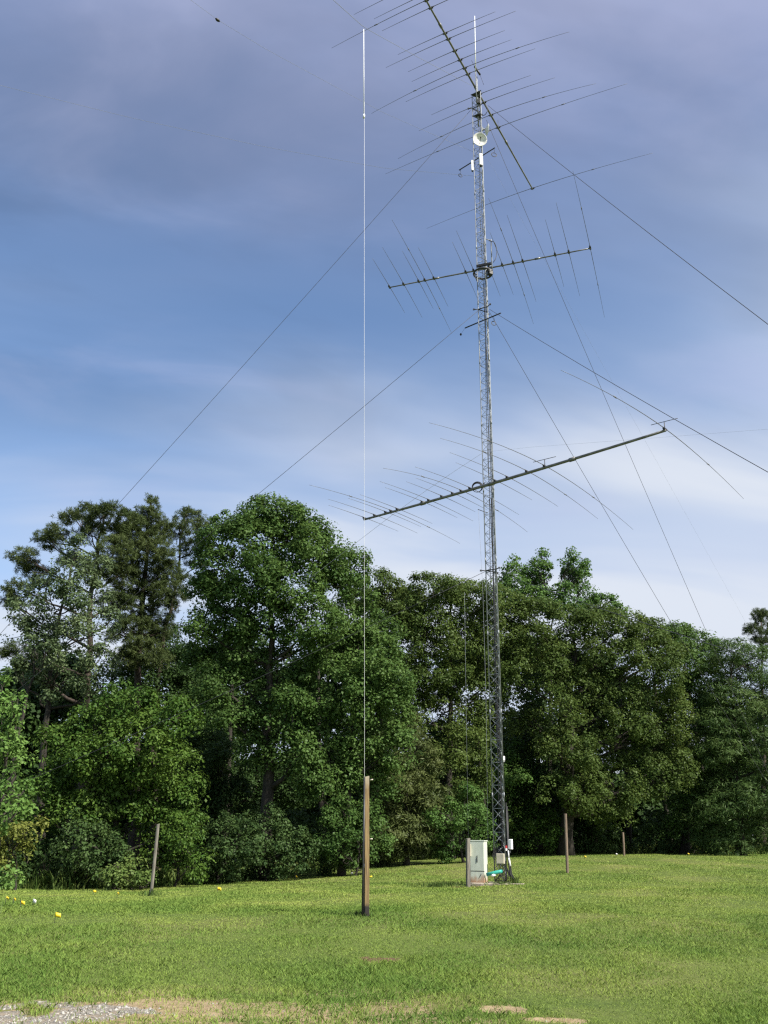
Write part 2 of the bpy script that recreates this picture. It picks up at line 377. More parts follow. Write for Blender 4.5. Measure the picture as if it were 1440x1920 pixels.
# ------------------------------------------------------------------ trees
def unit(v): return v/(np.linalg.norm(v, axis=-1, keepdims=True)+1e-9)
def curve3(a, b, bend, k=6):
    a, b = np.array(a), np.array(b); t = np.linspace(0, 1, k)[:, None]; c = (a+b)/2+bend
    return (1-t)**2*a+2*t*(1-t)*c+t*t*b
LEAF = {   # style: clumps per m2 of lobe, leaves per clump, leaf length, width, clump radius, droop, upward normal
    'broad': (3.4, 66, .155, .105, .52, .25, .55),
    'oak':   (3.4, 66, .165, .09, .54, .35, .5),
    'airy':  (2.2, 58, .16, .09, .46, .3, .5),
    'sprig': (5.5, 34, .17, .12, .42, .1, .5),
    'pine':  (3.5, 105, .25, .028, .38, -.1, .3),
    'feather': (3.0, 74, .24, .05, .56, .5, .5),
    'shrub': (3.8, 60, .13, .085, .40, .3, .55),
    'far':   (1.3, 46, .36, .26, 1.0, .2, .5),
}
def crown_mesh(name, lobes, style, rng, dens=1., base_t=.4):
    cd_, nl, ll, lw, cr, droop, upn = LEAF[style]; CC = []; CD = []; CT = []
    L_ = np.array(lobes)
    for i, l in enumerate(lobes):
        c, r = np.array(l[:3]), np.array(l[3:6]); area = 4*np.pi*((r[0]*r[1])**1.6/3+(r[0]*r[2])**1.6/3+(r[1]*r[2])**1.6/3)**(1/1.6)
        n = max(4, int(area*cd_*dens)); d = unit(rng.normal(size=(n, 3))+np.array([0, -.12, .25]))
        rad = np.where(rng.random(n) < .75, rng.uniform(.74, 1.0, n), rng.uniform(.25, .8, n)); p = c+d*r*rad[:, None]
        if style in ('broad', 'oak', 'airy', 'shrub'):              # boughs: clumps gather round fewer branch ends
            nb = max(3, n//6); w = rng.integers(0, nb, n); hub = p[:nb]; br = min(1.0, .45*r.min())*rng.uniform(.7, 1.3, nb)
            e = unit(rng.normal(size=(n, 3))+.5*d[:nb][w]+np.array([0, 0, .3])); q_ = hub[w]+e*br[w][:, None]*rng.uniform(.35, 1.0, (n, 1))*np.array([1.05, 1.05, .95]); kk = (rng.random(n) < .5)[:, None]; d = np.where(kk, unit(.6*e+.5*d[:nb][w]), d); p = np.where(kk, q_, p)
        ins = np.zeros(n)
        for j, o in enumerate(lobes):
            if j != i: ins = np.maximum(ins, 1-np.sqrt((((p-np.array(o[:3]))/np.array(o[3:6]))**2).sum(-1)))
        k = rng.random(n) > np.clip(ins*1.9, 0, .8)
        CC.append(p[k]); CD.append(d[k]); CT.append(np.full(k.sum(), rng.normal(0, .12)))
    CC = np.concatenate(CC); CD = np.concatenate(CD); CT = np.concatenate(CT)+rng.normal(0, .13, len(CC)); k = len(CC)
    cs = cr*rng.uniform(.6, 1.3, k); cnt = np.maximum(8, (nl*rng.uniform(.6, 1.35, k)).astype(int)); idx = np.repeat(np.arange(k), cnt); n = len(idx)
    if style == 'pine':                      # bottle-brush tufts
        sub = unit(rng.normal(size=(k, 5, 3)))*cs[:, None, None]*rng.uniform(.3, 1, (k, 5, 1))*np.array([1.15, 1.15, .55])
        w = rng.integers(0, 5, n); cen = CC[idx]+sub[idx, w]; u = unit(rng.normal(size=(n, 3))+np.array([0, 0, .55]))
        Ls = ll*rng.uniform(.7, 1.2, n); c = cen+u*Ls[:, None]*.5; nrm = unit(rng.normal(size=(n, 3)))
    else:
        d = unit(rng.normal(size=(n, 3))+.55*CD[idx]+np.array([0, 0, .35]))
        rr = cs[idx]*rng.random(n)**.45; fl = np.array([1.1, 1.1, .82]) if style != 'feather' else np.array([1.25, 1.25, .55])
        c = CC[idx]+d*rr[:, None]*fl; c[:, 2] -= droop*.35*((d[:, :2]**2).sum(-1))*rr
        nrm = unit(.9*d+np.array([0, 0, upn])+rng.normal(0, .5, (n, 3)))
        u = unit(rng.normal(size=(n, 3))+.5*CD[idx]+np.array([0, 0, -droop])); Ls = ll*rng.uniform(.5, 1.35, n)
    u = unit(u-nrm*(u*nrm).sum(-1, keepdims=True)); v = np.cross(nrm, u); Wd = lw*Ls/ll*rng.uniform(.8, 1.2, n)
    a = c-u*Ls[:, None]*.5; b = c+u*Ls[:, None]*.5; e = nrm*Wd[:, None]*.18; m_ = c-u*Ls[:, None]*.06
    V = np.stack([a, m_+v*Wd[:, None]*.5+e, b, m_-v*Wd[:, None]*.5+e], 1)
    t = base_t+CT[idx]+rng.normal(0, .14, n)
    return face_mesh(name, V, 4, t), CC
def tree(name, label, base, lobes, style, lm, barkm=None, cat='tree', group=None, trunk_path=None, tr=.22, dens=1., seed=0, limbs=2, bt=.4, depth=.85, fat=1.08):
    """base = (photo x, distance); lobes = (photo x, photo y, half width, half height [, nearer/farther]) measured on the photograph, turned into metres"""
    rng = np.random.default_rng(seed+100); bx, Yd = base
    p0 = at_y(bx, 1620, Yd); b0 = np.array([p0[0], Yd, gz(p0[0], Yd)-.1]); LW = []
    for l in lobes:
        dy = l[4] if len(l) > 4 else rng.uniform(-1.2, 1.0)
        c = at_y(l[0], l[1], Yd+dy); k = scale_at(c); gk = 1.03 if style in ('pine', 'airy') else fat; rx, rz = l[2]*k*gk, l[3]*k*gk/.93
        LW.append((*c, rx, depth*(rx+rz)/2, rz))
    root = empty(name, b0, label, cat, group)
    cm, CC = crown_mesh('crown', LW, style, rng, dens, bt)
    mb = MB(); cen = np.array(LW)[:, :3]; top = cen[np.argmax(cen[:, 2])]
    if trunk_path: tp = [b0]+[at_y(a, b_, Yd+(c_ if c_ else 0)) for a, b_, c_ in trunk_path]
    else:
        q = np.array([np.average(cen[:, 0]), np.average(cen[:, 1]), top[2]-.5]); tp = list(curve3(b0, q, np.array([rng.normal(0, .35), rng.normal(0, .3), 0]), 8))
    tp = np.array(tp); tt = np.linspace(0, 1, len(tp)); f = np.linspace(0, 1, 14)
    tq = np.stack([np.interp(f, tt, tp[:, i]) for i in range(3)], -1); tq[1:-1, :2] += rng.normal(0, tr*.25, (12, 2))
    rad = tr*(1.25*np.exp(-f*14)*.5+1-.82*f); mb.tube(tq, rad, 9)
    for l in LW:
        c = np.array(l[:3]); hz = c[2]-.55*np.linalg.norm(c[:2]-tq[-1][:2])-.8
        i = int(np.clip(np.searchsorted(tq[:, 2], hz), 2, 12)); s = tq[i]
        r0 = max(.025, rad[i]*.5); pts = curve3(s, c, np.array([rng.normal(0, .3), rng.normal(0, .3), -.25]), 6); pts[1:-1] += rng.normal(0, .07, (4, 3))
        mb.tube(pts, np.linspace(r0, .03, 6), 6)
        near = CC[np.argsort(((CC-c)**2).sum(-1))[:max(6, int(len(CC)/len(LW)))]]
        for e in near[rng.choice(len(near), min(len(near), 3*limbs), replace=False)]:
            s2 = pts[rng.integers(2, 6)]; mb.tube(curve3(s2, e, rng.normal(0, .15, 3), 4), [r0*.35+.01, .02, .014, .008], 4)
    mb.obj('trunk', barkm or M['bark'], root); link('crown', cm, lm, root)
    return root
LM = dict(
    maple=leafmat('maple_leaf', (.048, .100, .024), (.108, .182, .046), .3),
    oak=leafmat('oak_leaf', (.050, .088, .020), (.110, .158, .039), .3),
    gum=leafmat('bright_gum_leaf', (.085, .17, .038), (.17, .28, .07), .3),
    grey=leafmat('grey_green_leaf', (.065, .105, .045), (.16, .21, .10), .25),
    pine=leafmat('pine_needle', (.040, .064, .020), (.095, .125, .042), .18),
    mid=leafmat('mid_green_leaf', (.040, .092, .016), (.105, .175, .032), .25),
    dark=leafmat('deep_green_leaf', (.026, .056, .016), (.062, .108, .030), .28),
    poplar=leafmat('poplar_leaf', (.045, .105, .026), (.11, .20, .048), .28),
    cedar=leafmat('cedar_spray', (.040, .082, .022), (.10, .155, .044), .22),
    ypine=leafmat('young_pine_needle', (.050, .072, .022), (.115, .14, .045), .15),
    bush=leafmat('bush_leaf', (.035, .072, .022), (.085, .135, .042)),
    lime=leafmat('yellow_green_leaf', (.12, .15, .030), (.22, .24, .06), .3),
    weed=leafmat('weed_leaf', (.060, .115, .026), (.15, .20, .055)),
)
G_T = 'trees along the lawn edge'; G_S = 'shrubs along the wood edge'
tree('sweetgum_tree', 'bright light-green tree cut off by the left edge of the photo', (-25, 33),
     [(4, 1290, 22, 22), (22, 1315, 16, 14), (-10, 1340, 30, 30), (30, 1362, 20, 14), (10, 1395, 30, 22), (42, 1425, 18, 12), (-15, 1430, 40, 34), (30, 1455, 26, 14), (50, 1478, 16, 9), (8, 1490, 34, 20), (35, 1515, 20, 12), (-20, 1540, 40, 30), (8, 1640, 24, 16)],
     'airy', LM['gum'], group=G_T, tr=.12, seed=1, dens=1.0)
tree('pine_tree', 'tall dark pine with flat spreading top, leftmost of the three pines', (150, 50),
     [(195, 966, 52, 20), (235, 985, 36, 26), (140, 972, 30, 16), (107, 1000, 20, 16), (88, 1015, 26, 18), (48, 1048, 24, 22), (62, 1072, 26, 18), (36, 1105, 26, 14), (18, 1130, 18, 14), (170, 1000, 30, 18), (215, 1030, 38, 24), (190, 1070, 30, 20), (228, 1080, 30, 22), (130, 1050, 24, 14), (22, 1220, 26, 14), (60, 1225, 20, 12), (215, 1130, 30, 18)],
     'pine', LM['pine'], M['pinebark'], group=G_T, trunk_path=[(156, 1400, 0), (162, 1260, 0), (172, 1120, 0), (182, 1030, 0), (196, 965, 0)], tr=.27, seed=2, dens=1.25)
tree('pine_tree', 'tall dark pine with pointed top, middle of the three pines', (252, 52),
     [(283, 948, 13, 16), (278, 972, 30, 18), (262, 992, 34, 20), (300, 1000, 34, 22), (240, 1022, 36, 22), (290, 1035, 46, 24), (250, 1060, 46, 24), (305, 1075, 42, 24), (262, 1100, 50, 24), (312, 1115, 40, 22), (236, 1130, 40, 22), (285, 1145, 48, 24), (250, 1175, 44, 18), (300, 1185, 40, 18), (225, 1190, 32, 14), (262, 1215, 40, 18, -1), (235, 1238, 34, 14, -1), (290, 1235, 34, 16, -1)],
     'pine', LM['pine'], M['pinebark'], group=G_T, trunk_path=[(254, 1400, 0), (258, 1230, 0), (268, 1100, 0), (278, 1000, 0), (283, 940, 0)], tr=.27, seed=3, dens=1.3)
tree('pine_tree', 'slim open pine leaning right beside the tall maple', (288, 54),
     [(350, 968, 28, 14), (385, 984, 22, 16), (338, 990, 24, 16), (372, 1010, 26, 16), (352, 1030, 20, 14), (392, 1030, 16, 12), (366, 1058, 22, 12), (340, 1085, 20, 12), (378, 1092, 18, 10), (330, 1130, 20, 10)],
     'pine', LM['pine'], M['pinebark'], group=G_T, trunk_path=[(292, 1350, 0), (302, 1220, 0), (318, 1150, 0), (336, 1070, 0), (348, 975, 0)], tr=.21, seed=4, dens=1.0)
tree('hardwood_tree', 'airy grey-green tree standing in front of the leftmost pine', (78, 46),
     [(152, 1032, 24, 22), (168, 1066, 36, 26), (118, 1085, 36, 26), (72, 1112, 34, 24), (34, 1140, 28, 20), (122, 1135, 48, 32), (178, 1128, 34, 30), (44, 1180, 34, 26), (92, 1185, 40, 30), (148, 1190, 44, 30), (200, 1172, 28, 24), (60, 1238, 36, 22), (120, 1240, 46, 26), (186, 1238, 34, 26), (105, 1285, 40, 22), (190, 1290, 28, 22), (28, 1260, 20, 16)],
     'airy', LM['grey'], group=G_T, trunk_path=[(82, 1400, 0), (92, 1270, 0), (110, 1160, 0), (135, 1060, 0)], tr=.2, seed=5, dens=1.15)
tree('leaning_tree', 'thin bare-trunked tree leaning right at the left edge', (15, 45),
     [(70, 1200, 24, 18), (84, 1226, 22, 16), (50, 1212, 20, 14)], 'airy', LM['grey'], group=G_T, trunk_path=[(28, 1400, 0), (44, 1330, 0), (66, 1250, 0), (74, 1205, 0)], tr=.14, seed=6)
tree('maple_tree', 'tallest broad green tree with rounded top, right of the pines', (498, 44),
     [(512, 962, 46, 22), (470, 972, 34, 22), (560, 978, 36, 24), (428, 985, 30, 24), (588, 1000, 26, 24), (405, 1018, 26, 26), (622, 1040, 36, 28), (655, 1068, 28, 28), (450, 1025, 46, 36), (520, 1020, 54, 40), (578, 1050, 48, 40), (420, 1070, 42, 36), (480, 1085, 50, 42), (550, 1105, 54, 44), (625, 1100, 44, 42), (388, 1120, 34, 32), (440, 1140, 46, 40), (505, 1160, 46, 40), (590, 1165, 48, 42), (655, 1150, 36, 42), (378, 1180, 32, 30), (400, 1235, 40, 34), (455, 1215, 40, 36), (395, 1290, 36, 30), (450, 1290, 40, 36), (520, 1255, 36, 36), (480, 1340, 40, 32), (540, 1335, 44, 36), (430, 1360, 34, 28), (500, 1410, 38, 28), (560, 1410, 36, 28)],
     'broad', LM['maple'], group=G_T, trunk_path=[(500, 1500, 0), (503, 1380, 0), (506, 1260, 0), (510, 1120, 0), (514, 980, 0)], tr=.33, seed=7, dens=1.1)
tree('maple_tree', 'green tree hanging over the hanging white wire, joined to the tall maple', (640, 44.5),
     [(700, 1190, 34, 40), (660, 1220, 42, 44), (715, 1250, 40, 44), (610, 1240, 44, 42), (740, 1290, 34, 40), (670, 1300, 48, 44), (610, 1320, 46, 40), (720, 1345, 44, 38), (660, 1375, 46, 36), (600, 1395, 40, 34), (735, 1400, 36, 32), (690, 1430, 46, 30), (625, 1455, 40, 28), (585, 1470, 34, 26), (710, 1475, 34, 18)],
     'broad', LM['maple'], group=G_T, tr=.15, seed=8, bt=.5)
tree('bushy_tree', 'bushy yellow-green small tree under the pines', (225, 41),
     [(225, 1325, 52, 34), (175, 1360, 50, 36), (270, 1365, 56, 38), (335, 1345, 36, 30), (125, 1400, 46, 34), (205, 1410, 62, 40), (295, 1420, 54, 38), (150, 1455, 50, 34), (245, 1470, 54, 34), (330, 1450, 34, 36), (110, 1470, 34, 28), (190, 1500, 46, 28), (300, 1495, 40, 24), (130, 1530, 40, 26), (240, 1535, 46, 26), (345, 1520, 36, 26), (90, 1540, 34, 30), (60, 1500, 34, 30)],
     'oak', LM['mid'], group=G_T, tr=.18, seed=9, bt=.45)
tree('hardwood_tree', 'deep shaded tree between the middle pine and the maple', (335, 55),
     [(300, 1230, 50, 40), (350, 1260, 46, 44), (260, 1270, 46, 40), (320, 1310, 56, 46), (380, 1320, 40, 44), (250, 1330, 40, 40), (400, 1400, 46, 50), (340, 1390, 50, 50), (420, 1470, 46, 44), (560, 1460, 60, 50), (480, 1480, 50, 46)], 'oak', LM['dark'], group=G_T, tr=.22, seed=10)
tree('oak_tree', 'olive oak between the maple and the round-topped oak', (712, 56),
     [(698, 1100, 36, 24), (728, 1112, 30, 22), (748, 1128, 30, 22), (690, 1135, 40, 30), (740, 1150, 40, 30), (676, 1120, 26, 26), (765, 1150, 26, 26), (710, 1155, 44, 34), (755, 1195, 38, 38), (700, 1200, 40, 36), (775, 1235, 30, 32), (735, 1260, 42, 38), (780, 1290, 30, 34)], 'oak', LM['oak'], group=G_T, tr=.22, seed=11)
tree('oak_tree', 'olive round-topped oak left of the lattice tower', (842, 54),
     [(812, 1108, 44, 22), (858, 1110, 44, 22), (778, 1130, 32, 24), (902, 1130, 40, 26), (766, 1165, 26, 30), (830, 1150, 54, 36), (895, 1175, 44, 36), (800, 1195, 46, 38), (860, 1215, 50, 40), (915, 1225, 34, 38), (800, 1255, 42, 34), (860, 1280, 46, 38), (905, 1290, 30, 34), (830, 1330, 40, 34), (880, 1350, 36, 34), (790, 1340, 30, 30), (850, 1400, 38, 32), (895, 1410, 26, 30), (830, 1450, 34, 28), (875, 1470, 34, 28)],
     'oak', LM['oak'], group=G_T, tr=.26, seed=12, bt=.48)
tree('oak_tree', 'widest olive oak filling the wood right of the lattice tower', (1062, 56),
     [(955, 1150, 40, 26), (1005, 1160, 44, 26), (1060, 1168, 46, 24), (1115, 1172, 46, 24), (1165, 1180, 44, 26), (1215, 1195, 36, 28), (1250, 1225, 28, 30), (945, 1200, 40, 36), (1000, 1215, 46, 36), (1065, 1222, 50, 38), (1130, 1230, 50, 38), (1190, 1245, 46, 38), (1245, 1275, 34, 36), (960, 1265, 40, 36), (1020, 1280, 40, 36), (1090, 1290, 46, 38), (1155, 1300, 46, 38), (1215, 1320, 44, 38), (1265, 1340, 28, 36), (955, 1330, 30, 30), (1110, 1355, 44, 34), (1180, 1370, 46, 38), (1245, 1395, 42, 40), (1130, 1415, 44, 32), (1090, 1450, 32, 26), (1150, 1470, 44, 32), (1215, 1450, 40, 34), (1270, 1440, 32, 34), (1140, 1520, 36, 26), (1000, 1350, 26, 28), (1062, 1345, 34, 26, -2.5), (1045, 1400, 36, 28, -2.2), (1080, 1415, 30, 24, -2.8), (1050, 1475, 30, 22, -2.4), (1090, 1505, 30, 22, -2.0)],
     'oak', LM['oak'], group=G_T, trunk_path=[(1063, 1480, 0), (1066, 1350, 0), (1075, 1250, 0), (1080, 1180, 0)], tr=.36, seed=13, bt=.42)
tree('poplar_tree', 'light green tree with twin upright tops behind the tower', (1030, 63),
     [(1016, 1042, 7, 11), (1008, 1062, 10, 13), (1020, 1072, 11, 15), (992, 1076, 9, 14), (1004, 1092, 18, 16), (965, 1056, 7, 11), (958, 1075, 11, 14), (978, 1080, 9, 14), (944, 1088, 10, 12), (968, 1100, 22, 16), (936, 1108, 12, 10),
      (1072, 1042, 8, 11), (1066, 1060, 10, 14), (1082, 1064, 10, 13), (1097, 1060, 6, 11), (1090, 1078, 12, 14), (1070, 1084, 15, 16), (1058, 1108, 18, 16), (1088, 1104, 14, 12), (1112, 1116, 7, 9), (1108, 1130, 16, 10), (1130, 1124, 8, 9), (1146, 1126, 7, 11), (1152, 1144, 12, 11), (1172, 1152, 8, 8), (1010, 1125, 34, 20), (1140, 1158, 26, 14), (1060, 1140, 40, 16), (960, 1130, 34, 18)],
     'sprig', LM['poplar'], group=G_T, trunk_path=[(1032, 1400, 0), (1034, 1250, 0), (1036, 1135, 0)], tr=.2, seed=14, bt=.62, fat=1.05)
tree('hardwood_tree', 'dark green tree between the widest oak and the feathery cedar', (1285, 60),
     [(1262, 1196, 32, 20), (1300, 1206, 30, 20), (1232, 1200, 26, 20), (1322, 1232, 26, 28), (1280, 1240, 42, 34), (1318, 1290, 34, 40), (1290, 1320, 36, 40), (1312, 1370, 40, 44), (1290, 1430, 40, 44), (1320, 1460, 36, 40), (1290, 1520, 46, 40)], 'broad', LM['maple'], group=G_T, tr=.22, seed=15)
tree('cedar_tree', 'feathery dark cedar at the right edge of the wood', (1392, 57),
     [(1372, 1218, 30, 16), (1412, 1232, 34, 18), (1352, 1248, 32, 18), (1392, 1268, 46, 22), (1434, 1285, 34, 22), (1352, 1300, 42, 22), (1404, 1325, 50, 24), (1448, 1345, 40, 26), (1358, 1358, 48, 24), (1408, 1388, 54, 26), (1352, 1412, 48, 24), (1444, 1425, 44, 28), (1392, 1450, 56, 28), (1342, 1475, 48, 26), (1430, 1492, 52, 28), (1372, 1520, 58, 30), (1326, 1540, 40, 26), (1430, 1555, 54, 30), (1368, 1575, 60, 24)],
     'feather', LM['cedar'], group=G_T, tr=.24, seed=16, dens=1.05)
tree('pine_tree', 'distant pine crown poking above the cedar at the right edge', (1432, 72),
     [(1428, 1160, 24, 14), (1412, 1182, 18, 9), (1446, 1184, 24, 12), (1430, 1204, 22, 10)], 'pine', LM['pine'], M['pinebark'], group=G_T, tr=.22, seed=17, dens=1.3)
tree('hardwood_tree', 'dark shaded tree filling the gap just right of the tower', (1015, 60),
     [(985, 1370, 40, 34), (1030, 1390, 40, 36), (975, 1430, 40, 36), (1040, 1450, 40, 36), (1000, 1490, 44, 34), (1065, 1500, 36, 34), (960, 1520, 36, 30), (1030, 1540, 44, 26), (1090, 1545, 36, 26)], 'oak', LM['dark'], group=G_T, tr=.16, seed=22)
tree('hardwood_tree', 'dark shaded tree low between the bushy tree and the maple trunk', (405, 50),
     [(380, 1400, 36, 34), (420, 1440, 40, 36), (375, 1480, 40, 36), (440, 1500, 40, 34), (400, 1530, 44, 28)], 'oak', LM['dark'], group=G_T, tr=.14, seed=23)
tree('young_pine', 'small feathery yellow-green pine between the wooden post and the cabinet', (762, 50),
     [(762, 1355, 24, 16), (752, 1385, 36, 18), (776, 1400, 30, 16), (742, 1425, 44, 20), (786, 1440, 38, 18), (756, 1470, 52, 20), (800, 1490, 36, 18), (726, 1500, 46, 20), (768, 1520, 60, 22), (810, 1545, 34, 18), (738, 1560, 58, 22), (785, 1580, 48, 20), (720, 1600, 50, 18)],
     'feather', LM['ypine'], group=G_T, tr=.14, seed=18, dens=1.0, bt=.35)
tree('sapling', 'sunlit low sapling right of the tower base', (1005, 57),
     [(1000, 1535, 34, 22), (1030, 1550, 26, 20), (975, 1552, 24, 22), (1010, 1575, 34, 22)], 'shrub', LM['mid'], group=G_T, tr=.07, seed=19, bt=.5)
tree('sapling', 'bright-leaved sapling behind the top of the cabinet', (870, 50),
     [(870, 1505, 34, 22), (840, 1530, 30, 22), (895, 1535, 26, 20), (860, 1560, 36, 22), (905, 1575, 20, 16), (830, 1580, 26, 22)], 'shrub', LM['poplar'], group=G_T, tr=.07, seed=20, bt=.5)
tree('sapling', 'bright-leaved sapling just right of the tower, halfway up the wood', (958, 58),
     [(955, 1420, 20, 22), (962, 1455, 22, 22), (948, 1490, 18, 20)], 'broad', LM['poplar'], group=G_T, tr=.06, seed=21, bt=.55)
SH = [  # x, distance, lobes, material, label
    (35, 37, [(20, 1565, 40, 16), (50, 1560, 30, 12), (10, 1600, 40, 22)], 'lime', 'yellow-green low branchy shrub at the left edge'),
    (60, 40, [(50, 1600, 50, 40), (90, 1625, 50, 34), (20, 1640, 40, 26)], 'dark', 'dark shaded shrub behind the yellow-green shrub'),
    (165, 40, [(150, 1580, 44, 34), (190, 1605, 44, 34), (140, 1635, 44, 26)], 'bush', 'grey-green shrub left of the leaning thin post'),
    (235, 38, [(215, 1642, 34, 20), (250, 1635, 30, 22), (275, 1650, 26, 14)], 'weed', 'low bright shrub at the foot of the leaning thin post'),
    (330, 40, [(315, 1590, 40, 36), (345, 1560, 34, 28), (350, 1625, 40, 26)], 'mid', 'leafy shrub just right of the leaning thin post'),
    (415, 42, [(395, 1570, 48, 40), (440, 1590, 46, 38), (410, 1625, 50, 24)], 'bush', 'dull green shrub left of the maple foot'),
    (500, 43, [(490, 1560, 54, 36), (530, 1590, 54, 36), (480, 1620, 52, 24)], 'bush', 'wide dull green shrub at the maple foot'),
    (595, 45, [(580, 1560, 50, 34), (620, 1585, 46, 34), (600, 1612, 56, 20)], 'bush', 'dark green shrub right of the maple foot'),
    (665, 43.5, [(640, 1530, 40, 26), (665, 1570, 38, 36), (690, 1545, 30, 28), (650, 1606, 44, 18), (625, 1580, 36, 26), (700, 1590, 30, 20)], 'maple', 'green shrub just behind the tall wooden post'),
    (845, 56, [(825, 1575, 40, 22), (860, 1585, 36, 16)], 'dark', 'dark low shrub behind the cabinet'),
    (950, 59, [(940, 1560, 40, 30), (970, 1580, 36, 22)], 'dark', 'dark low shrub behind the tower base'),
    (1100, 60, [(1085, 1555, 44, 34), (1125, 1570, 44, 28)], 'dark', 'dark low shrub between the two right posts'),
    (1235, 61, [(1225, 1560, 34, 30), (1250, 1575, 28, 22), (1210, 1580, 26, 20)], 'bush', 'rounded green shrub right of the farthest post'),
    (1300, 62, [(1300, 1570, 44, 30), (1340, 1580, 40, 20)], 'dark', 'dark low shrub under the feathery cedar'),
]
for i, (x, Yd, lb, mk, lab) in enumerate(SH):
    tree('shrub', lab, (x, Yd), lb, 'shrub', LM[mk], cat='shrub', group=G_S, tr=.05, seed=40+i)

# far wood behind the edge trees: one shaded mass
def woods():
    rng = np.random.default_rng(77); lobes = []; mb = MB()
    for i in range(330):
        x = rng.uniform(-60, 1500) if i % 3 else rng.choice([rng.uniform(880, 1120), rng.uniform(560, 700), rng.uniform(-40, 130)]); top = np.interp(x, [0, 150, 350, 700, 900, 1250, 1440], [1290, 1260, 1230, 1200, 1200, 1260, 1290])
        y = rng.uniform(top, 1590) if i < 110 else rng.uniform(1440, 1600); Yd = np.interp(x, [0, 500, 900, 1440], [54, 58, 68, 72])+rng.uniform(0, 9)
        c = at_y(x, y, Yd); r = rng.uniform(1.1, 2.0); lobes.append((*c, r*1.1, r, r*.9))
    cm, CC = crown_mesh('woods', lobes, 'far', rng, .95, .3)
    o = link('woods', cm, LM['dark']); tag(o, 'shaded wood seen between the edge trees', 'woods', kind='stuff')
woods()
def far_trunks():
    rng = np.random.default_rng(5)
    xs_ = [60, 120, 330, 420, 560, 610, 780, 920, 990, 1045, 1180, 1260, 1340]
    for x in xs_:
        Yd = rng.uniform(50, 60) if x < 650 else rng.uniform(60, 68); p = at_y(x, 1600, Yd); h = rng.uniform(9, 13)
        b = np.array([p[0], Yd, gz(p[0], Yd)-.2]); t_ = b+np.array([rng.normal(0, .6), rng.normal(0, .5), h])
        yield MB().tube(curve3(b, t_, rng.normal(0, .25, 3), 8), np.linspace(.2, .09, 8), 7)
for mb in far_trunks():
    tag(mb.obj('tree_trunk', M['bark']), 'dark bare trunk standing inside the shaded wood', 'trunk', 'trunks inside the shaded wood')

# weeds along the wood edge, tall tufts round posts and cabinet
def weeds():
    rng = np.random.default_rng(9); ex = [-40, -15, -9, -5.4, -.6, 1.5, 5, 10, 18, 40]; ey = [39.5, 39.5, 42, 46.3, 52.3, 55.3, 58.3, 60.3, 64.3, 64.3]
    n = 52000; x = rng.uniform(-22, 32, n); y = np.interp(x, ex, ey)+rng.normal(.15, .6, n); cl = fbm(x*1.1, y*1.1, 51.)
    k = rng.random(n) < sst(cl, .25, .6); x, y, cl = x[k], y[k], cl[k]; n = len(x); h = (.12+.95*rng.random(n)**1.8)*(cl+.2)
    V = blades(x, y, h, .05+.05*rng.random(n), rng.uniform(.1, 1, n), rng); t = rng.uniform(0, 1, n)
    for (cx_, cy_, r_, m_, hh) in [(-.45, 19.1, .5, 120, .1), (3.0, 33., .5, 80, .1), (2.0, 33.6, .9, 420, .14), (4.75, 33.6, .25, 120, .25), (7.4, 39.2, .5, 80, .1), (-7.1, 30, .4, 150, .2), (-8.1, 19.6, .35, 160, .2), (4.2, 33.0, .8, 200, .14)]:
        a = rng.uniform(0, 6.28, m_); d = r_*np.abs(rng.normal(0, .6, m_)); xx, yy = cx_+d*np.cos(a), cy_+d*np.sin(a)
        V = np.concatenate([V, blades(xx, yy, hh*(.4+rng.random(m_)), .012+.014*rng.random(m_), rng.uniform(.1, .8, m_), rng)]); t = np.concatenate([t, rng.uniform(0, .7, m_)])
    tag(link('undergrowth', face_mesh('undergrowth', V, 5, t), LM['weed']), 'tall weeds and grass along the wood edge and round the posts', 'undergrowth', kind='stuff')
weeds()

# ------------------------------------------------------------------ lattice tower
TX, TY = 4.363, 34.0; TZ0 = gz(TX, TY); HT = 35.95
FACE = .46; RC = FACE/math.sqrt(3); TA = R(-62)                      # one face turned to the viewer
LEGS = [np.array([TX+RC*math.cos(TA+k*2*math.pi/3), TY+RC*math.sin(TA+k*2*math.pi/3)]) for k in range(3)]
tower = empty('lattice_tower', (TX, TY, TZ0), 'tall three-legged galvanised lattice tower rising from the lawn', 'tower')
for k in range(3):
    mb = MB().tube([(*LEGS[k], TZ0-.1), (*LEGS[k], HT)], .021, 8)
    for s in range(1, 12): mb.tube([(*LEGS[k], TZ0+s*3.0-.09), (*LEGS[k], TZ0+s*3.0+.09)], .028, 8)
    mb.obj('leg', M['galv'], tower)
mb = MB(); n_ = 88; dz = (HT-TZ0-.2)/n_
for s in range(n_):
    z0 = TZ0+.1+s*dz; z1 = z0+dz
    for k in range(3):
        a, b = LEGS[k], LEGS[(k+1) % 3]
        if z0 < 11.5:
            mb.tube([(*a, z0), (*b, z1)], .0085, 5, False); mb.tube([(*b, z0), (*a, z1)], .0085, 5, False)
            if s % 2 == 0: mb.tube([(*a, z0), (*b, z0)], .010, 5, False)
        else:
            p, q = (a, b) if s % 2 else (b, a)
            mb.tube([(*p, z0), (*q, z1)], .0085, 5, False); mb.tube([(*a, z0), (*b, z0)], .0085, 5, False)
mb.obj('bracing', M['galv'], tower)
def tri(z, ex, th):
    c = np.array([TX, TY]); vs = [(*(c+(l-c)*ex), z) for l in LEGS]+[(*(c+(l-c)*ex), z+th) for l in LEGS]
    return MB().add(vs, [[0, 2, 1], [3, 4, 5], [0, 1, 4, 3], [1, 2, 5, 4], [2, 0, 3, 5]])
tri(HT, 1.25, .03).obj('top_plate', M['dark'], tower)
tri(34.6, 1.0, .02).obj('bearing_plate', M['dark'], tower)
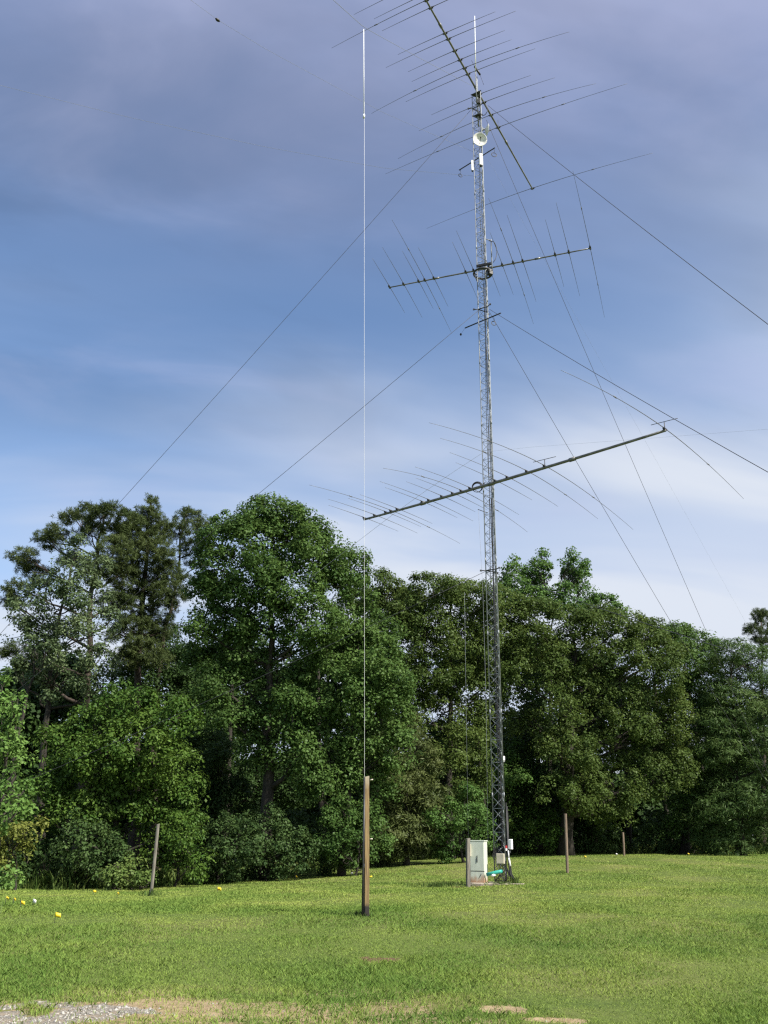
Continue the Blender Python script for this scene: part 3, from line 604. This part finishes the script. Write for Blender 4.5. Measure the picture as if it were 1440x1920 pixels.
GUYZ = dict(top=35.1, mid=23.66, low=16.8, base=11.54)
for z in (35.1, 23.66, 11.54):
    mb = MB(); c = np.array([TX, TY])
    ends = [c+(l-c)*1.75 for l in LEGS]
    for k in range(3):
        mb.tube([(*LEGS[k], z), (*ends[k], z)], .022, 5); mb.tube([(*LEGS[k], z), (*LEGS[(k+1) % 3], z)], .024, 5); mb.box((*ends[k], z), (.035, .035, .03))
    mb.obj('guy_bracket', M['dark'], tower)
mb = MB().tube([(TX, TY, 34.0), (TX, TY, 37.1)], .03, 10); mb.obj('mast', M['galv'], tower)
MB().box((4.40, 33.99, 35.5), (.09, .09, .14)).obj('rotator', M['dark'], tower, .02)
# coax runs inside and along the legs
mb = MB()
for j, (dx, dy, z1) in enumerate([(.03, -.09, 35.2), (-.03, -.06, 33), (.0, -.1, 25.6), (.05, -.05, 25.4), (-.06, -.02, 15.3), (.02, -.03, 15.2)]):
    pts = [(TX+dx+.03*math.sin(z*.55+j*1.3), TY+dy+.02*math.cos(z*.7+j), z) for z in np.arange(1.0, z1, .8)]
    mb.tube([(TX+.35+.05*j, TY-.15+.06*j, TZ0+.05), (TX+.12, TY-.1, TZ0+.55)]+pts, .011, 5)
tag(mb.obj('coax_cables', M['black']), 'bundle of black coax cables running up inside the tower', 'cable')
mb = MB()
for j in range(7):
    l = LEGS[0]; o = np.array([.06+.025*(j % 3), -.03-.03*(j//3)])
    mb.tube([(*(l+o*1.6+[.10+.02*j, -.05]), TZ0), (*(l+o*1.2+[.04, 0]), TZ0+.35), (*(l+o), TZ0+.9), (*(l+o*.9), 2.0+.12*j)], .017, 6)
tag(mb.obj('cable_bundle', M['black']), 'thick black cables dropping to the ground at the tower right leg', 'cable')
mb = MB()
for j in range(9):
    a = j*.8; mb.tube([(TX-.25+.04*j, TY-.2, TZ0+.0), (TX-.3+.06*j, TY-.35+.03*math.sin(a), TZ0+.22+.05*math.cos(a)), (TX-.15+.04*j, TY-.2, TZ0+.5), (TX-.35+.02*j, TY-.05, TZ0+.95+.06*j)], .012, 5)
for j in range(4): mb.ring((TX-.1+.05*j, TY-.28, TZ0+.12+.03*j), .16+.02*j, .012, (.2, .6, .8), 16, 5)
tag(mb.obj('cable_coils', M['black']), 'tangle of black cable coils between the cabinet and tower base', 'cable')

# ------------------------------------------------------------------ yagi antennas
def yagi(label, origin, d, els, s0, s1, rb, re, sag=0., clampm='dark', bstretch=None, tz=0.):
    d = np.array([d[0], d[1], 0.]); p = np.array([-d[1], d[0], 0]); o = np.array(origin); mid = (s0+s1)/2
    root = empty('yagi_antenna', o+d*mid, label, 'antenna', 'yagi antennas on the tower')
    def at(s): return o+d*s+np.array([0, 0, -sag*(1-((s-mid)/((s1-s0)/2))**2)])+(-p*sag*1.3*(1-((s-mid)/((s1-s0)/2))**2) if sag else 0)
    ss = np.linspace(s0, s1, 15); mb = MB().tube([at(s) for s in ss], [rb*(1.0-.25*abs(s-mid)/((s1-s0)/2)) for s in ss], 10)
    for s in np.linspace(s0, s1, 5)[1:-1]: mb.tube([at(s-.12), at(s+.12)], rb*1.25, 10)
    mb.obj('boom', M['alu'], root)
    for (s, hl, dr) in els:
        c = at(s)+np.array([0, 0, rb+.02]); t = np.linspace(-1, 1, 21)
        pts = [c+p*hl*q+np.array([0, 0, -dr*abs(q)**1.8]) for q in t]
        e = MB().tube(pts, [re*(1.25-.75*abs(q)) for q in t], 6)
        if hl > 4.5:
            for q in (-.52, .52): a = c+p*hl*q+np.array([0, 0, -dr*abs(q)**1.8]); e.tube([a-p*.09, a+p*.09], re*1.9, 6)
        eo = e.obj('element', M['element'], root)
        k = MB().box(c-np.array([0, 0, .03]), (.042, .10, .026), ax=(d, p, np.array([0, 0, 1.]))).tube([c-p*.16, c+p*.16], re*1.9, 6)
        ko = k.obj('clamp', M[clampm], eo); ko.matrix_parent_inverse = root.matrix_parent_inverse.copy(); ko.matrix_parent_inverse = Matrix.Translation(root.location).inverted() @ Matrix.Identity(4)
        ko.matrix_parent_inverse = (Matrix.Translation(root.location) @ eo.matrix_parent_inverse).inverted()
    return root, at, d, p
TOP_E = [(-.94, 3.19, .08), (-.30, 2.52, .06), (0, 4.95, .25), (.43, 2.5, .06), (1.95, 2.48, .05), (2.31, 3.32, .1), (3.05, 2.5, .08), (3.65, 2.6, .1), (4.19, 5.17, .45), (4.6, 3.42, .15), (6.03, 2.7, .1), (6.62, 3.7, .2), (7.56, 5.42, .55), (8.53, 6.72, .3), (13.79, 6.75, .35)]
topy, tat, td, tp_ = yagi('long many-element beam antenna on top of the tower, reaching overhead', (1.6223, 29.173, 36.394), (.48313, .87555), TOP_E, -2.7, 13.82, .05, .0125)
MID_E = [(0, 2.33, .04), (.7, 2.98, .06), (1.44, 2.41, .04), (1.74, 4.72, .15), (2.18, 2.45, .04), (3.7, 2.33, .04), (4.07, 3.05, .06), (4.78, 2.4, .04), (5.4, 2.45, .04), (5.9, 4.9, .3), (6.33, 3.35, .06), (7.78, 2.55, .05), (8.38, 3.5, .08), (9.31, 5.4, .3)]
midy, mat_, md, mp = yagi('shorter beam antenna at the ring bracket halfway up the tower', (.1324, 35.592, 25.827), (.9416, -.33674), MID_E, -.03, 9.34, .036, .0105)
BOT_E = [(0, 2.3, .05), (.68, 2.95, .1), (1.39, 2.4, .06), (1.71, 4.95, .3), (2.1, 2.4, .05), (3.58, 2.4, .08), (3.94, 3.1, .12), (4.66, 2.3, .06), (5.24, 2.4, .08), (5.69, 4.8, .55), (6.14, 3.5, .2), (7.4, 2.6, .08), (7.97, 3.7, .2), (8.87, 5.4, .5), (9.66, 7.0, .75), (14.43, 6.95, .62)]
boty, bat, bd, bp = yagi('lowest beam antenna with thick boom and long drooping elements', (-.869, 37.823, 15.0), (.7405, -.6721), BOT_E, -.05, 14.46, .063, .0112, sag=.2)
# small matching bars standing on the two longest elements of the lowest antenna
for s in (9.66, 14.43):
    c = bat(s); MB().tube([c, c+[0, 0, .32]], .016, 5).tube([c+[0, 0, .32]-.45*bd-.1*bp, c+[0, 0, .32]+.5*bd], .012, 5).obj('matching_bar', M['dark'], boty)
c = tat(8.53); MB().tube([c, c+[0, 0, .55]], .01, 5).obj('truss_pin', M['dark'], topy)
# ring bracket carrying the middle antenna
RZ = 25.55
rb_ = empty('ring_rotator', (TX, TY, RZ), 'dark round ring bracket clamped round the tower at the middle antenna', 'rotator')
MB().ring((TX, TY, RZ), .42, .045, (0, 0, 1), 28, 8).obj('ring', M['dark'], rb_)
mb = MB()
for k in range(3):
    a = LEGS[k]; c = np.array([TX, TY]); e = c+(a-c)*1.6
    MB().tube([(*e, RZ), (*a, RZ-.45)], .02, 6).tube([(*a, RZ-.05), (*e, RZ)], .03, 6).obj('strut', M['dark'], rb_)
MB().box((TX+.28, TY-.28, RZ-.15), (.1, .1, .13), .5).obj('motor', M['black'], rb_, .02)
MB().box((TX, TY-.36, RZ+.2), (.34, .04, .06), math.atan2(md[1], md[0])).obj('boom_clamp', M['black'], rb_, .01)
mb = MB().tube([(TX+.40, TY-.12, RZ-.1), (TX+.40, TY-.12, RZ+1.75)], .028, 8); mb.tube([(TX+.40, TY-.12, RZ+1.7), (LEGS[0][0], LEGS[0][1], RZ+1.7)], .02, 6)
mb.tube([(TX+.40, TY-.12, RZ+.3), (LEGS[0][0], LEGS[0][1], RZ+.3)], .02, 6)
tag(mb.obj('mast_pipe', M['galv']), 'pale upright pipe along the tower just above the ring bracket', 'pipe')
def cable(label, pts, r=.012, name='jumper_cable', m='black', k=24):
    P_ = np.array(pts, float); t = np.linspace(0, len(P_)-1, k)
    def cr(u):
        i = int(min(u, len(P_)-1.0001)); f = u-i; a, b, c, d = P_[max(i-1, 0)], P_[i], P_[min(i+1, len(P_)-1)], P_[min(i+2, len(P_)-1)]
        return .5*((2*b)+(c-a)*f+(2*a-5*b+4*c-d)*f*f+(3*b-a-3*c+d)*f**3)
    return tag(MB().tube([cr(u) for u in t], r, 6).obj(name, M[m]), label, 'cable')
cable('black cable looping from the upright pipe to the middle antenna', [(TX+.30, TY-.1, 27.25), (TX+.52, TY-.2, 27.1), (TX+.62, TY-.3, 26.6), (TX+.55, TY-.4, 26.1), (TX+.42, TY-.42, 25.85)], .016)
cable('black cable hanging in a loop under the top antenna', [tuple(at_y(893, 205, 33.75)), tuple(at_y(899, 213, 33.7)), tuple(at_y(908, 216, 33.7)), tuple(at_y(914, 206, 33.7)), tuple(tat(6.6)+[0, 0, -.05])], .016)
# coil under the lowest boom
mb = MB(); c = at_y(895, 913, 33.3)
for j in range(4): mb.ring(c+[0, .03*j, 0], .22-.012*j, .012, (.25, 1, .1), 24, 6)
mb.tube([c+[.2, 0, .05], c+[.35, .1, .25], bat(6.4)], .012, 6)
tag(mb.obj('cable_coil', M['black']), 'round black cable coil hanging under the lowest antenna boom', 'cable')

# whip, dishes, panels, side arms near the top
def simple(name, label, cat, mb, m, group=None, bevel=0.): return tag(mb.obj(name, M[m], None, bevel), label, cat, group)
wt, wb = at_y(890, 30, 33.86), at_y(893, 175, 33.86)
wh_ = empty('whip_antenna', wb, 'thin white upright whip antenna on the tower tip', 'antenna')
MB().tube([wb+[0, 0, 1.35], wt], [.03, .018], 8).obj('radome', M['white'], wh_)
MB().tube([wb+[0, 0, -.6], wb+[0, 0, 1.4]], .026, 8).obj('base_tube', M['galv'], wh_)
def dish(label, c, ax, r, mkey, depth=.17):
    ax = np.array(ax, float); ax /= np.linalg.norm(ax); t = np.array([0, 0, 1.]); u = unit(np.cross(t, ax)); v = np.cross(ax, u)
    root = empty('dish_antenna', c, label, 'dish'); mb = MB(); n, k = 32, 8; vs = []
    for i in range(k+1):
        rr = r*i/k
        for j in range(n): a = 2*math.pi*j/n; vs.append(c+ax*depth*(i/k)**2+rr*(math.cos(a)*u+math.sin(a)*v))
    fs = [[i*n+j, i*n+(j+1) % n, (i+1)*n+(j+1) % n, (i+1)*n+j] for i in range(k) for j in range(n)]
    mb.add(vs, fs, True); mb.ring(c+ax*depth, r, .014, ax, 36, 6)
    o = mb.obj('reflector', M[mkey], root); md_ = o.modifiers.new('shell', 'SOLIDIFY'); md_.thickness = .012
    MB().tube([c-v*.2+ax*.05, c-v*.1+ax*.2, c+ax*.27], [.012, .012, .012], 8).tube([c+ax*.22, c+ax*.30], .03, 10).obj('feed_horn', M['dark'], root)
    MB().tube([c-ax*.02, c-ax*.14], .05, 8).box(c-ax*.16, (.06, .06, .09)).obj('mount', M['galv'], root)
    return root
dc = at_y(899, 263.5, 33.45); dish('round white dish facing the viewer near the tower top', dc, (.10, -.93, -.2), .33, 'dish', .11)
dc2 = at_y(909.5, 243, 34.05); dish('white dish seen edge-on just above the round dish', dc2, (.98, .1, -.05), .27, 'dish', .12)
def panel(label, px, py, h, w):
    c = at_y(px, py, 33.5); root = empty('panel_antenna', c, label, 'antenna', 'white panel antennas on the upper side arm')
    MB().box(c, (w, w*.6, h), .25).obj('radome', M['white'], root, .015)
    MB().tube([c-[0, 0, h+.07], c-[0, 0, h]], w*.85, 10).obj('end_cap', M['dark'], root)
    return root
panel('wider white panel antenna on the upper side arm, nearer the dish', 901.5, 299, .33, .075)
panel('slimmer white panel antenna at the tower left side', 885.5, 310, .29, .05)
def arm(label, a, b, z, coils, name='side_arm'):
    A_, B_ = at_z(*a, z), at_z(*b, z); d = unit(B_-A_)
    root = empty(name, (A_+B_)/2, label, 'arm', 'dark side arms on the tower'); MB().tube([A_, B_], .035, 4).obj('bar', M['black'], root)
    for (q, rr, w) in coils:
        c = A_+(B_-A_)*q; mb = MB()
        for j in range(2): mb.ring(c-[0, 0, .32+rr*.4], rr-.012*j, .011, (w, -1, .1), 20, 5)
        mb.tube([c, c-[-.03, 0, .18], c-[0, 0, .32-rr*.5]], .009, 5)
        mb.obj('cable_loop', M['black'], root)
    return root, A_, B_
arm('dark horizontal side arm with cable loops below the dish', (861, 319), (928, 277), 31.95, [(.03, .1, .4), (.97, .13, .2)])
_, a2, b2 = arm('dark horizontal side arm below the ring bracket', (872, 615), (939, 587), 23.05, [(.8, .11, .3)])
mb = MB(); c = at_z(864, 627, 22.75)
mb.tube([c-[0, 0, .05], c, c+[0, 0, .05]], [.03, .05, .03], 8).tube([c, a2], .004, 4)
simple('insulator', 'small black insulator hanging off the end of the lower side arm', 'insulator', mb, 'black')
mb = MB(); c = at_y(896, 133, 33.9); e1, e2 = at_y(890, 125, 33.9), at_y(900, 140, 33.9); mb.tube([e1, e2], .05, 8).tube([e2, at_y(907, 159, 33.9)], .008, 5).tube([e1, at_y(884, 113, 33.9)], .008, 5).tube([c, at_y(892.5, 130, 33.86)], .02, 5)
simple('wire_balun', 'short dark cylinder beside the white whip antenna', 'balun', mb, 'black')

# ------------------------------------------------------------------ guy wires and aerial wires
AL, AR, AB = at_y(-447, 1676, 40), at_y(2806, 1625, 10), at_y(1472, 1520, 50)
def wire(name, label, pts, r, m='wire', cat='wire', group=None, ins=()):
    mb = MB().tube(pts, r, 5)
    o = mb.obj(name, M[m]); tag(o, label, cat, group)
    return o
def guy(label, a, an, extra=1.0):
    a = np.array(a); an = np.array(an); d = an-a; k = (a[2]-0.0)/(a[2]-an[2]); e = a+d*k
    n = 12; t = np.linspace(0, 1, n); pts = [a+(e-a)*q-np.array([0, 0, .25*4*q*(1-q)]) for q in t]
    return wire('guy_wire', label, pts, .0095, cat='guy wire', group='guy wires of the tower')
gp = lambda x, y, Yd: at_y(x, y, Yd)
guy('long guy wire from the tower top down to the left', gp(882, 207, 34.1), AL)
guy('long guy wire from the tower top down to the right edge', gp(915, 198, 33.7), AR)
guy('guy wire from below the dish falling steeply behind the widest oak', gp(912, 225, 34.2), AB)
guy('second guy wire, from the middle bracket down to the left', gp(897, 582, 34.0), AL)
guy('second guy wire, from the middle bracket down to the right edge', gp(918, 580, 33.7), AR)
guy('guy wire from the middle bracket falling steeply behind the widest oak', gp(916, 582, 34.2), AB)
guy('lowest guy wire, from the bottom bracket down to the left', gp(911, 1071, 34.0), AL)
guy('lowest guy wire, from the bottom bracket down to the right over the oak', gp(930, 1072, 33.7), AR)
def dip(label, pts, r, ins=None):
    P_ = [at_y(*q) for q in pts]; n = 30; t = np.linspace(0, len(P_)-1, n); A_ = np.array(P_)
    i = np.arange(len(P_)); pp = np.stack([np.interp(t, i, A_[:, k]) for k in range(3)], -1)
    o = empty('aerial_wire', P_[0], label, 'wire', 'aerial wires across the sky') if ins else None
    w = MB().tube(pp, r, 5).obj('wire' if ins else 'aerial_wire', M['rope'], o)
    if ins:
        c = at_y(*ins); d = unit(P_[2]-P_[0]); MB().tube([c-d*.09, c-d*.03, c+d*.03, c+d*.09], [.02, .05, .05, .02], 8).obj('insulator', M['black'], o)
    else: tag(w, label, 'wire', 'aerial wires across the sky')
dip('thin wire sloping across the sky at mid left', [(-200, 105, 22), (0, 160, 24), (250, 222, 27), (500, 276, 30), (725, 316, 32.5), (888, 330, 33.9)], .005)
dip('thin wire with a small black insulator at the upper left', [(250, -78, 20), (355, -2, 21.5), (408, 37, 22.3), (500, 93, 24), (720, 212, 29), (888, 285, 33.9)], .0045, (408, 37.5, 22.3))
dip('thin wire from the tower bracket running flat to the right', [(922, 846, 33.8), (1000, 838, 33), (1162, 826, 31), (1500, 800, 28)], .0024)
dip('thin wire sloping from the tower down left through the lowest antenna', [(908, 847, 33.9), (850, 885, 34), (790, 926, 34.2), (735, 966, 34.4), (560, 1100, 35.5)], .006)
dip('faintest thin wire falling to the far right of the wood', [(916, 300, 34.1), (1195, 800, 43), (1400, 1170, 55)], .0025)
for q, lab in (((922, 846, 33.8), 0), ((908, 847, 33.9), 1)):
    pass
# hanging vertical wire antenna with its support line
vt = at_y(682, 55, 19); post_b = at_y(687, 1715, 19); pz = gz(post_b[0], 19)
P1 = at_y(682.5, 218, 19); P2 = at_y(683.5, 1440, 19); P3 = at_y(683, 1622, 18.98)
va = empty('vertical_wire_antenna', P3, 'thin white wire hanging straight down to the tall wooden post', 'antenna')
MB().tube([vt, P1], .0105, 8).obj('upper_rod', M['white'], va)
MB().tube([P1+[0, 0, .5], (P1+P2)/2, P2, P3], [.0040, .0034, .0030, .0030], 6).obj('lower_wire', M['paleline'], va)
MB().tube([P1-[0, 0, .06], P1+[0, 0, .06]], .028, 8).obj('joint', M['white'], va)
MB().tube([P3-[0, 0, .05], P3+[0, 0, .03]], .022, 8).obj('weight', M['white'], va)
dip('support line sloping from the tower top over the hanging white wire', [(450, -175, 12), (560, -62, 15), (625, 0, 17), (682, 51, 19), (785, 108, 26), (889, 163, 33.8)], .007)
# pulley ropes
dip2 = lambda name, lab, pts, r: wire(name, lab, [at_y(*q) for q in pts], r, 'rope', 'rope', 'pulley ropes by the tower')
mb = MB().tube([at_y(896, 955, 33.9), at_y(915, 962, 33.9)], .014, 6); simple('rope_arm', 'short arm holding the rope just under the lowest antenna', 'arm', mb, 'dark')
dip2('halyard_rope', 'thin upright rope just left of the tower', [(897, 955, 33.9), (905, 1100, 33.9), (911, 1300, 33.9), (915, 1578, 33.5)], .0055)
dip2('halyard_rope', 'thin upright rope above the grey post by the cabinet', [(871, 1110, 33.8), (874, 1330, 33.6), (878, 1572, 33.05)], .0035)

# ------------------------------------------------------------------ posts
def post(label, base_px, Yd, top_px, w, mkey, group='wooden posts standing in the lawn', tilt_y=0., rect=True, extra=None):
    b = at_y(*base_px, Yd); b[2] = gz(b[0], Yd); t = at_y(*top_px, Yd+tilt_y)
    root = empty('wooden_post', b, label, 'post', group)
    me_ = bpy.data.meshes.new('post'); L_ = np.linalg.norm(t-b)
    bm = bmesh.new(); n = 12; rz = .35
    prof = [(-1, -1), (1, -1), (1, 1), (-1, 1)] if rect else [(math.cos(2*math.pi*j/10), math.sin(2*math.pi*j/10)) for j in range(10)]
    rows = []
    for i in range(n+1):
        z = -.25+(L_+.25)*i/n; rows.append([bm.verts.new(((math.cos(rz)*x-math.sin(rz)*y)*w*(1+.03*math.sin(i*2.1)), (math.sin(rz)*x+math.cos(rz)*y)*w*(1+.03*math.cos(i*1.7)), z+(.012*x if i == n else 0))) for x, y in prof])
    k = len(prof)
    for i in range(n):
        for j in range(k): bm.faces.new([rows[i][j], rows[i][(j+1) % k], rows[i+1][(j+1) % k], rows[i+1][j]])
    bm.faces.new(rows[-1]); bm.normal_update()
    ed = [e for e in bm.edges if abs(e.verts[0].co.z-e.verts[1].co.z) > .05] if rect else []
    if ed: bmesh.ops.bevel(bm, geom=ed, offset=w*.14, segments=2, affect='EDGES')
    bm.to_mesh(me_); bm.free()
    o = bpy.data.objects.new('shaft', me_); COL.objects.link(o); me_.materials.append(M[mkey]); o.parent = root
    dv = Vector((t-b).tolist()).normalized(); o.rotation_euler = Vector((0, 0, 1)).rotation_difference(dv).to_euler()
    return root, b, t
pr, pb, pt = post('tall square golden wooden post with charred foot under the hanging wire', (687, 1715), 19, (687, 1456), .048, 'post')
pl = pb+np.array([-.078, -.04, 0])
MB().tube([pl+[0, 0, .02], pl+[0, 0, np.linalg.norm(pt-pb)-.04]], .02, 8).obj('conduit', M['dark'], pr)
for z, dx in ((.72, .072), (1.42, .07), (np.linalg.norm(pt-pb)-.07, .06)): MB().tube([pb+[dx-.03, -.02, z], pb+[dx+.03, -.03, z+.01]], .014, 6).obj('insulator_knob', M['yflag' if z < 1 else 'beige'], pr)
post('thin weathered post leaning right in front of the dark shrubs', (283, 1680), 30, (296.5, 1545), .05, 'oldwood', rect=False)
post('short grey square post standing close beside the cabinet', (878, 1662), 32.6, (877.5, 1572), .062, 'oldwood')
post('reddish leaning post in the lawn right of the tower', (1064, 1637), 39, (1060, 1526), .06, 'redwood', rect=False)
post('smallest farthest wooden post near the wood edge', (1170, 1600), 54, (1168, 1561), .06, 'redwood', rect=False)

# ------------------------------------------------------------------ cabinet and boxes at the tower foot
CW, CDp, CH = .26, .24, 1.36
cb = at_y(902, 1652, 33.1); cz = gz(cb[0], 33.1); crz = R(-20)
cc = np.array([cb[0]+.0, 33.7, cz+.01]); ux = np.array([math.cos(crz), math.sin(crz), 0]); uy = np.array([-math.sin(crz), math.cos(crz), 0])
AX = (ux, uy, np.array([0, 0, 1.]))
cab = empty('utility_cabinet', cc, 'pale green-grey metal cabinet with clay-stained foot beside the tower', 'cabinet')
def cbx(name, lx, ly, z, h, m, bevel=.0, parent=None): return MB().box(cc+ux*lx+uy*ly+[0, 0, z], h, ax=AX).obj(name, M[m], parent or cab, bevel)
o = cbx('body', 0, 0, CH/2+.06, (CW, CDp, CH/2), 'cabinet', .012)
cbx('lid', 0, 0, CH+.075, (CW+.02, CDp+.02, .018), 'cabinet', .006)
cbx('door', 0, -CDp-.006, .92, (CW-.02, .008, .47), 'cabinet', .004)
cbx('lower_panel', 0, -CDp-.005, .24, (CW-.02, .007, .175), 'cabinet', .004)
cbx('door_seam', 0, -CDp-.002, .432, (CW-.005, .006, .009), 'dark')
hd = MB().box(cc+ux*.0+uy*(-CDp-.018)+[0, 0, .80], (.018, .010, .07), ax=AX).box(cc+ux*.008+uy*(-CDp-.018)+[0, 0, .90], (.01, .009, .05), ax=AX); hd.obj('door_handle', M['black'], cab, .003)
MB().tube([cc+ux*.07+uy*(-CDp-.016)+[0, 0, .23], cc+ux*.15+uy*(-CDp-.016)+[0, 0, .36]], .010, 6).obj('latch_bar', M['dark'], cab)
cbx('side_box', -CW+.02, -CDp-.06, 1.12, (.035, .06, .20), 'beige', .008)
cbx('plinth', 0, 0, .02, (CW+.03, CDp+.03, .05), 'concrete', .006)
pad = MB().box((TX-.35, TY-.25, TZ0-.02), (.62, .75, .07), -.3).box((TX+.45, TY-.55, TZ0-.01), (.26, .12, .06), -.1)
simple('concrete_pad', 'low pale concrete footing slab under the tower base', 'concrete slab', pad, 'concrete', bevel=.01)
def wallbox(name, label, px, py, Yd, h, m, rz, plate=True):
    c = at_y(px, py, Yd); root = empty(name, c, label, 'equipment box', 'boxes on the tower foot')
    MB().box(c, h, rz).obj('housing', M[m], root, .012)
    d = np.array([math.sin(rz), -math.cos(rz), 0]); MB().box(c+d*(h[1]+.008), (h[0]*.88, .008, h[2]*.9), rz).obj('door', M[m], root, .004)
    MB().tube([c-[0, 0, h[2]+.12], c-[0, 0, h[2]]], .018, 8).obj('conduit_stub', M['galv'], root)
    return root
wallbox('junction_box', 'white weatherproof box on the right side of the tower foot', 956, 1583, 33.75, (.09, .07, .17), 'white', -.5)
wallbox('junction_box', 'beige box on the front of the tower foot', 938.5, 1610, 33.55, (.14, .07, .17), 'beige', -.35)
c = at_y(944.5, 1422, 33.8); simple('junction_box', 'tiny white box high on the tower right leg', 'equipment box', MB().box(c, (.04, .04, .08)).box(c-[0, 0, .1], (.02, .02, .03)), 'white', 'boxes on the tower foot', .008)
c = at_y(949.5, 1590, 33.66)
sg = empty('warning_sign', c, 'small red and white sign on the tower right leg', 'sign')
MB().box(c+[0, 0, .035], (.03, .004, .045)).obj('red_band', M['red'], sg); MB().box(c-[0, 0, .05], (.03, .004, .038)).obj('white_band', M['white'], sg)
pp = [at_y(912, 1640, 33.4), at_y(925, 1637, 33.35), at_y(936, 1634.5, 33.35), at_y(941, 1633.5, 33.4)]
tp2 = empty('teal_pipe', pp[0], 'teal plastic pipe lying between the cabinet and tower', 'pipe')
MB().tube(pp, .06, 14).obj('pipe', M['teal'], tp2); MB().tube([pp[-1]-(pp[-1]-pp[-2])*.05, pp[-1]+(pp[-1]-pp[-2])*.25], .068, 14).obj('collar', M['black'], tp2)
mb = MB(); a, b = at_y(954, 1609, 33.6), at_y(957, 1624, 33.55); mb.tube([a, b], .032, 10).tube([at_y(953, 1595, 33.62), a], .022, 8)
simple('conduit_pipe', 'white conduit pipe at the foot of the tower right leg', 'pipe', mb, 'white')
mb = MB(); c = at_y(925, 1641, 33.3); mb.tube([c-[.08, 0, .02], c, c+[.07, .02, 0]], [.02, .045, .025], 8)
simple('pipe_fitting', 'small white fitting lying under the teal pipe', 'fitting', mb, 'white')

# ------------------------------------------------------------------ survey marker flags
FL = [(14, 1686, 24, .045, 'y', 'yellow marker flag at the left edge, smallest of the left cluster'), (28, 1690, 23.5, .045, 'y', 'second yellow marker flag from the left edge'),
      (42, 1697, 22, .055, 'y', 'yellow marker flag beside a weed tuft'), (66, 1690, 23, .065, 'w', 'white marker flag left of the leaning post'),
      (108, 1722, 17.5, .056, 'y', 'largest yellow marker flag on the left lawn'), (178, 1671, 31, .055, 'y', 'yellow marker flag in front of the low bright shrub'),
      (222, 1678, 28, .045, 'y', 'yellow marker flag just left of the leaning post foot'), (411, 1668, 31, .075, 'y', 'yellow marker flag between the leaning post and tall post'),
      (556, 1647, 43, .06, 'y', 'yellow marker flag by the shrubs left of the tall post'), (660, 1641, 44, .06, 'w', 'white marker flag just left of the tall post'),
      (1098, 1615, 50, .07, 'y', 'yellow marker flag right of the reddish post'), (1292, 1610, 54, .06, 'y', 'pale yellow marker flag on the right lawn'), (1157, 1610, 53, .05, 'w', 'white marker flag beside the smallest post')]
for i, (x, y, Yd, s, c_, lab) in enumerate(FL):
    s *= .85
    p = at_y(x, y, Yd); g_ = gz(p[0], Yd); p[2] = max(p[2], g_+.14); rt = empty('marker_flag', (p[0], Yd, g_), lab, 'flag', 'survey marker flags in the lawn', )
    MB().tube([(p[0]-s, Yd, g_-.03), (p[0]-s*.95, Yd, p[2]+s*.9)], .003+.00012*Yd, 5).obj('stake', M['wire'], rt)
    mb = MB(); n = 6; a = R(random.uniform(-35, 35)); vs = []
    for j in range(n+1):
        t_ = j/n; off = s*.22*math.sin(t_*4+i)
        for k_ in (0, 1): vs.append((p[0]-s+2*s*t_*math.cos(a)-s*.0, Yd+2*s*t_*math.sin(a)+off, p[2]+s*(.8-1.5*k_)-s*.5*t_*t_))
    mb.add(vs, [[2*j, 2*j+1, 2*j+3, 2*j+2] for j in range(n)], True); o = mb.obj('flag_sheet', M['yflag' if c_ == 'y' else 'wflag'], rt); sm = o.modifiers.new('thickness', 'SOLIDIFY'); sm.thickness = .002
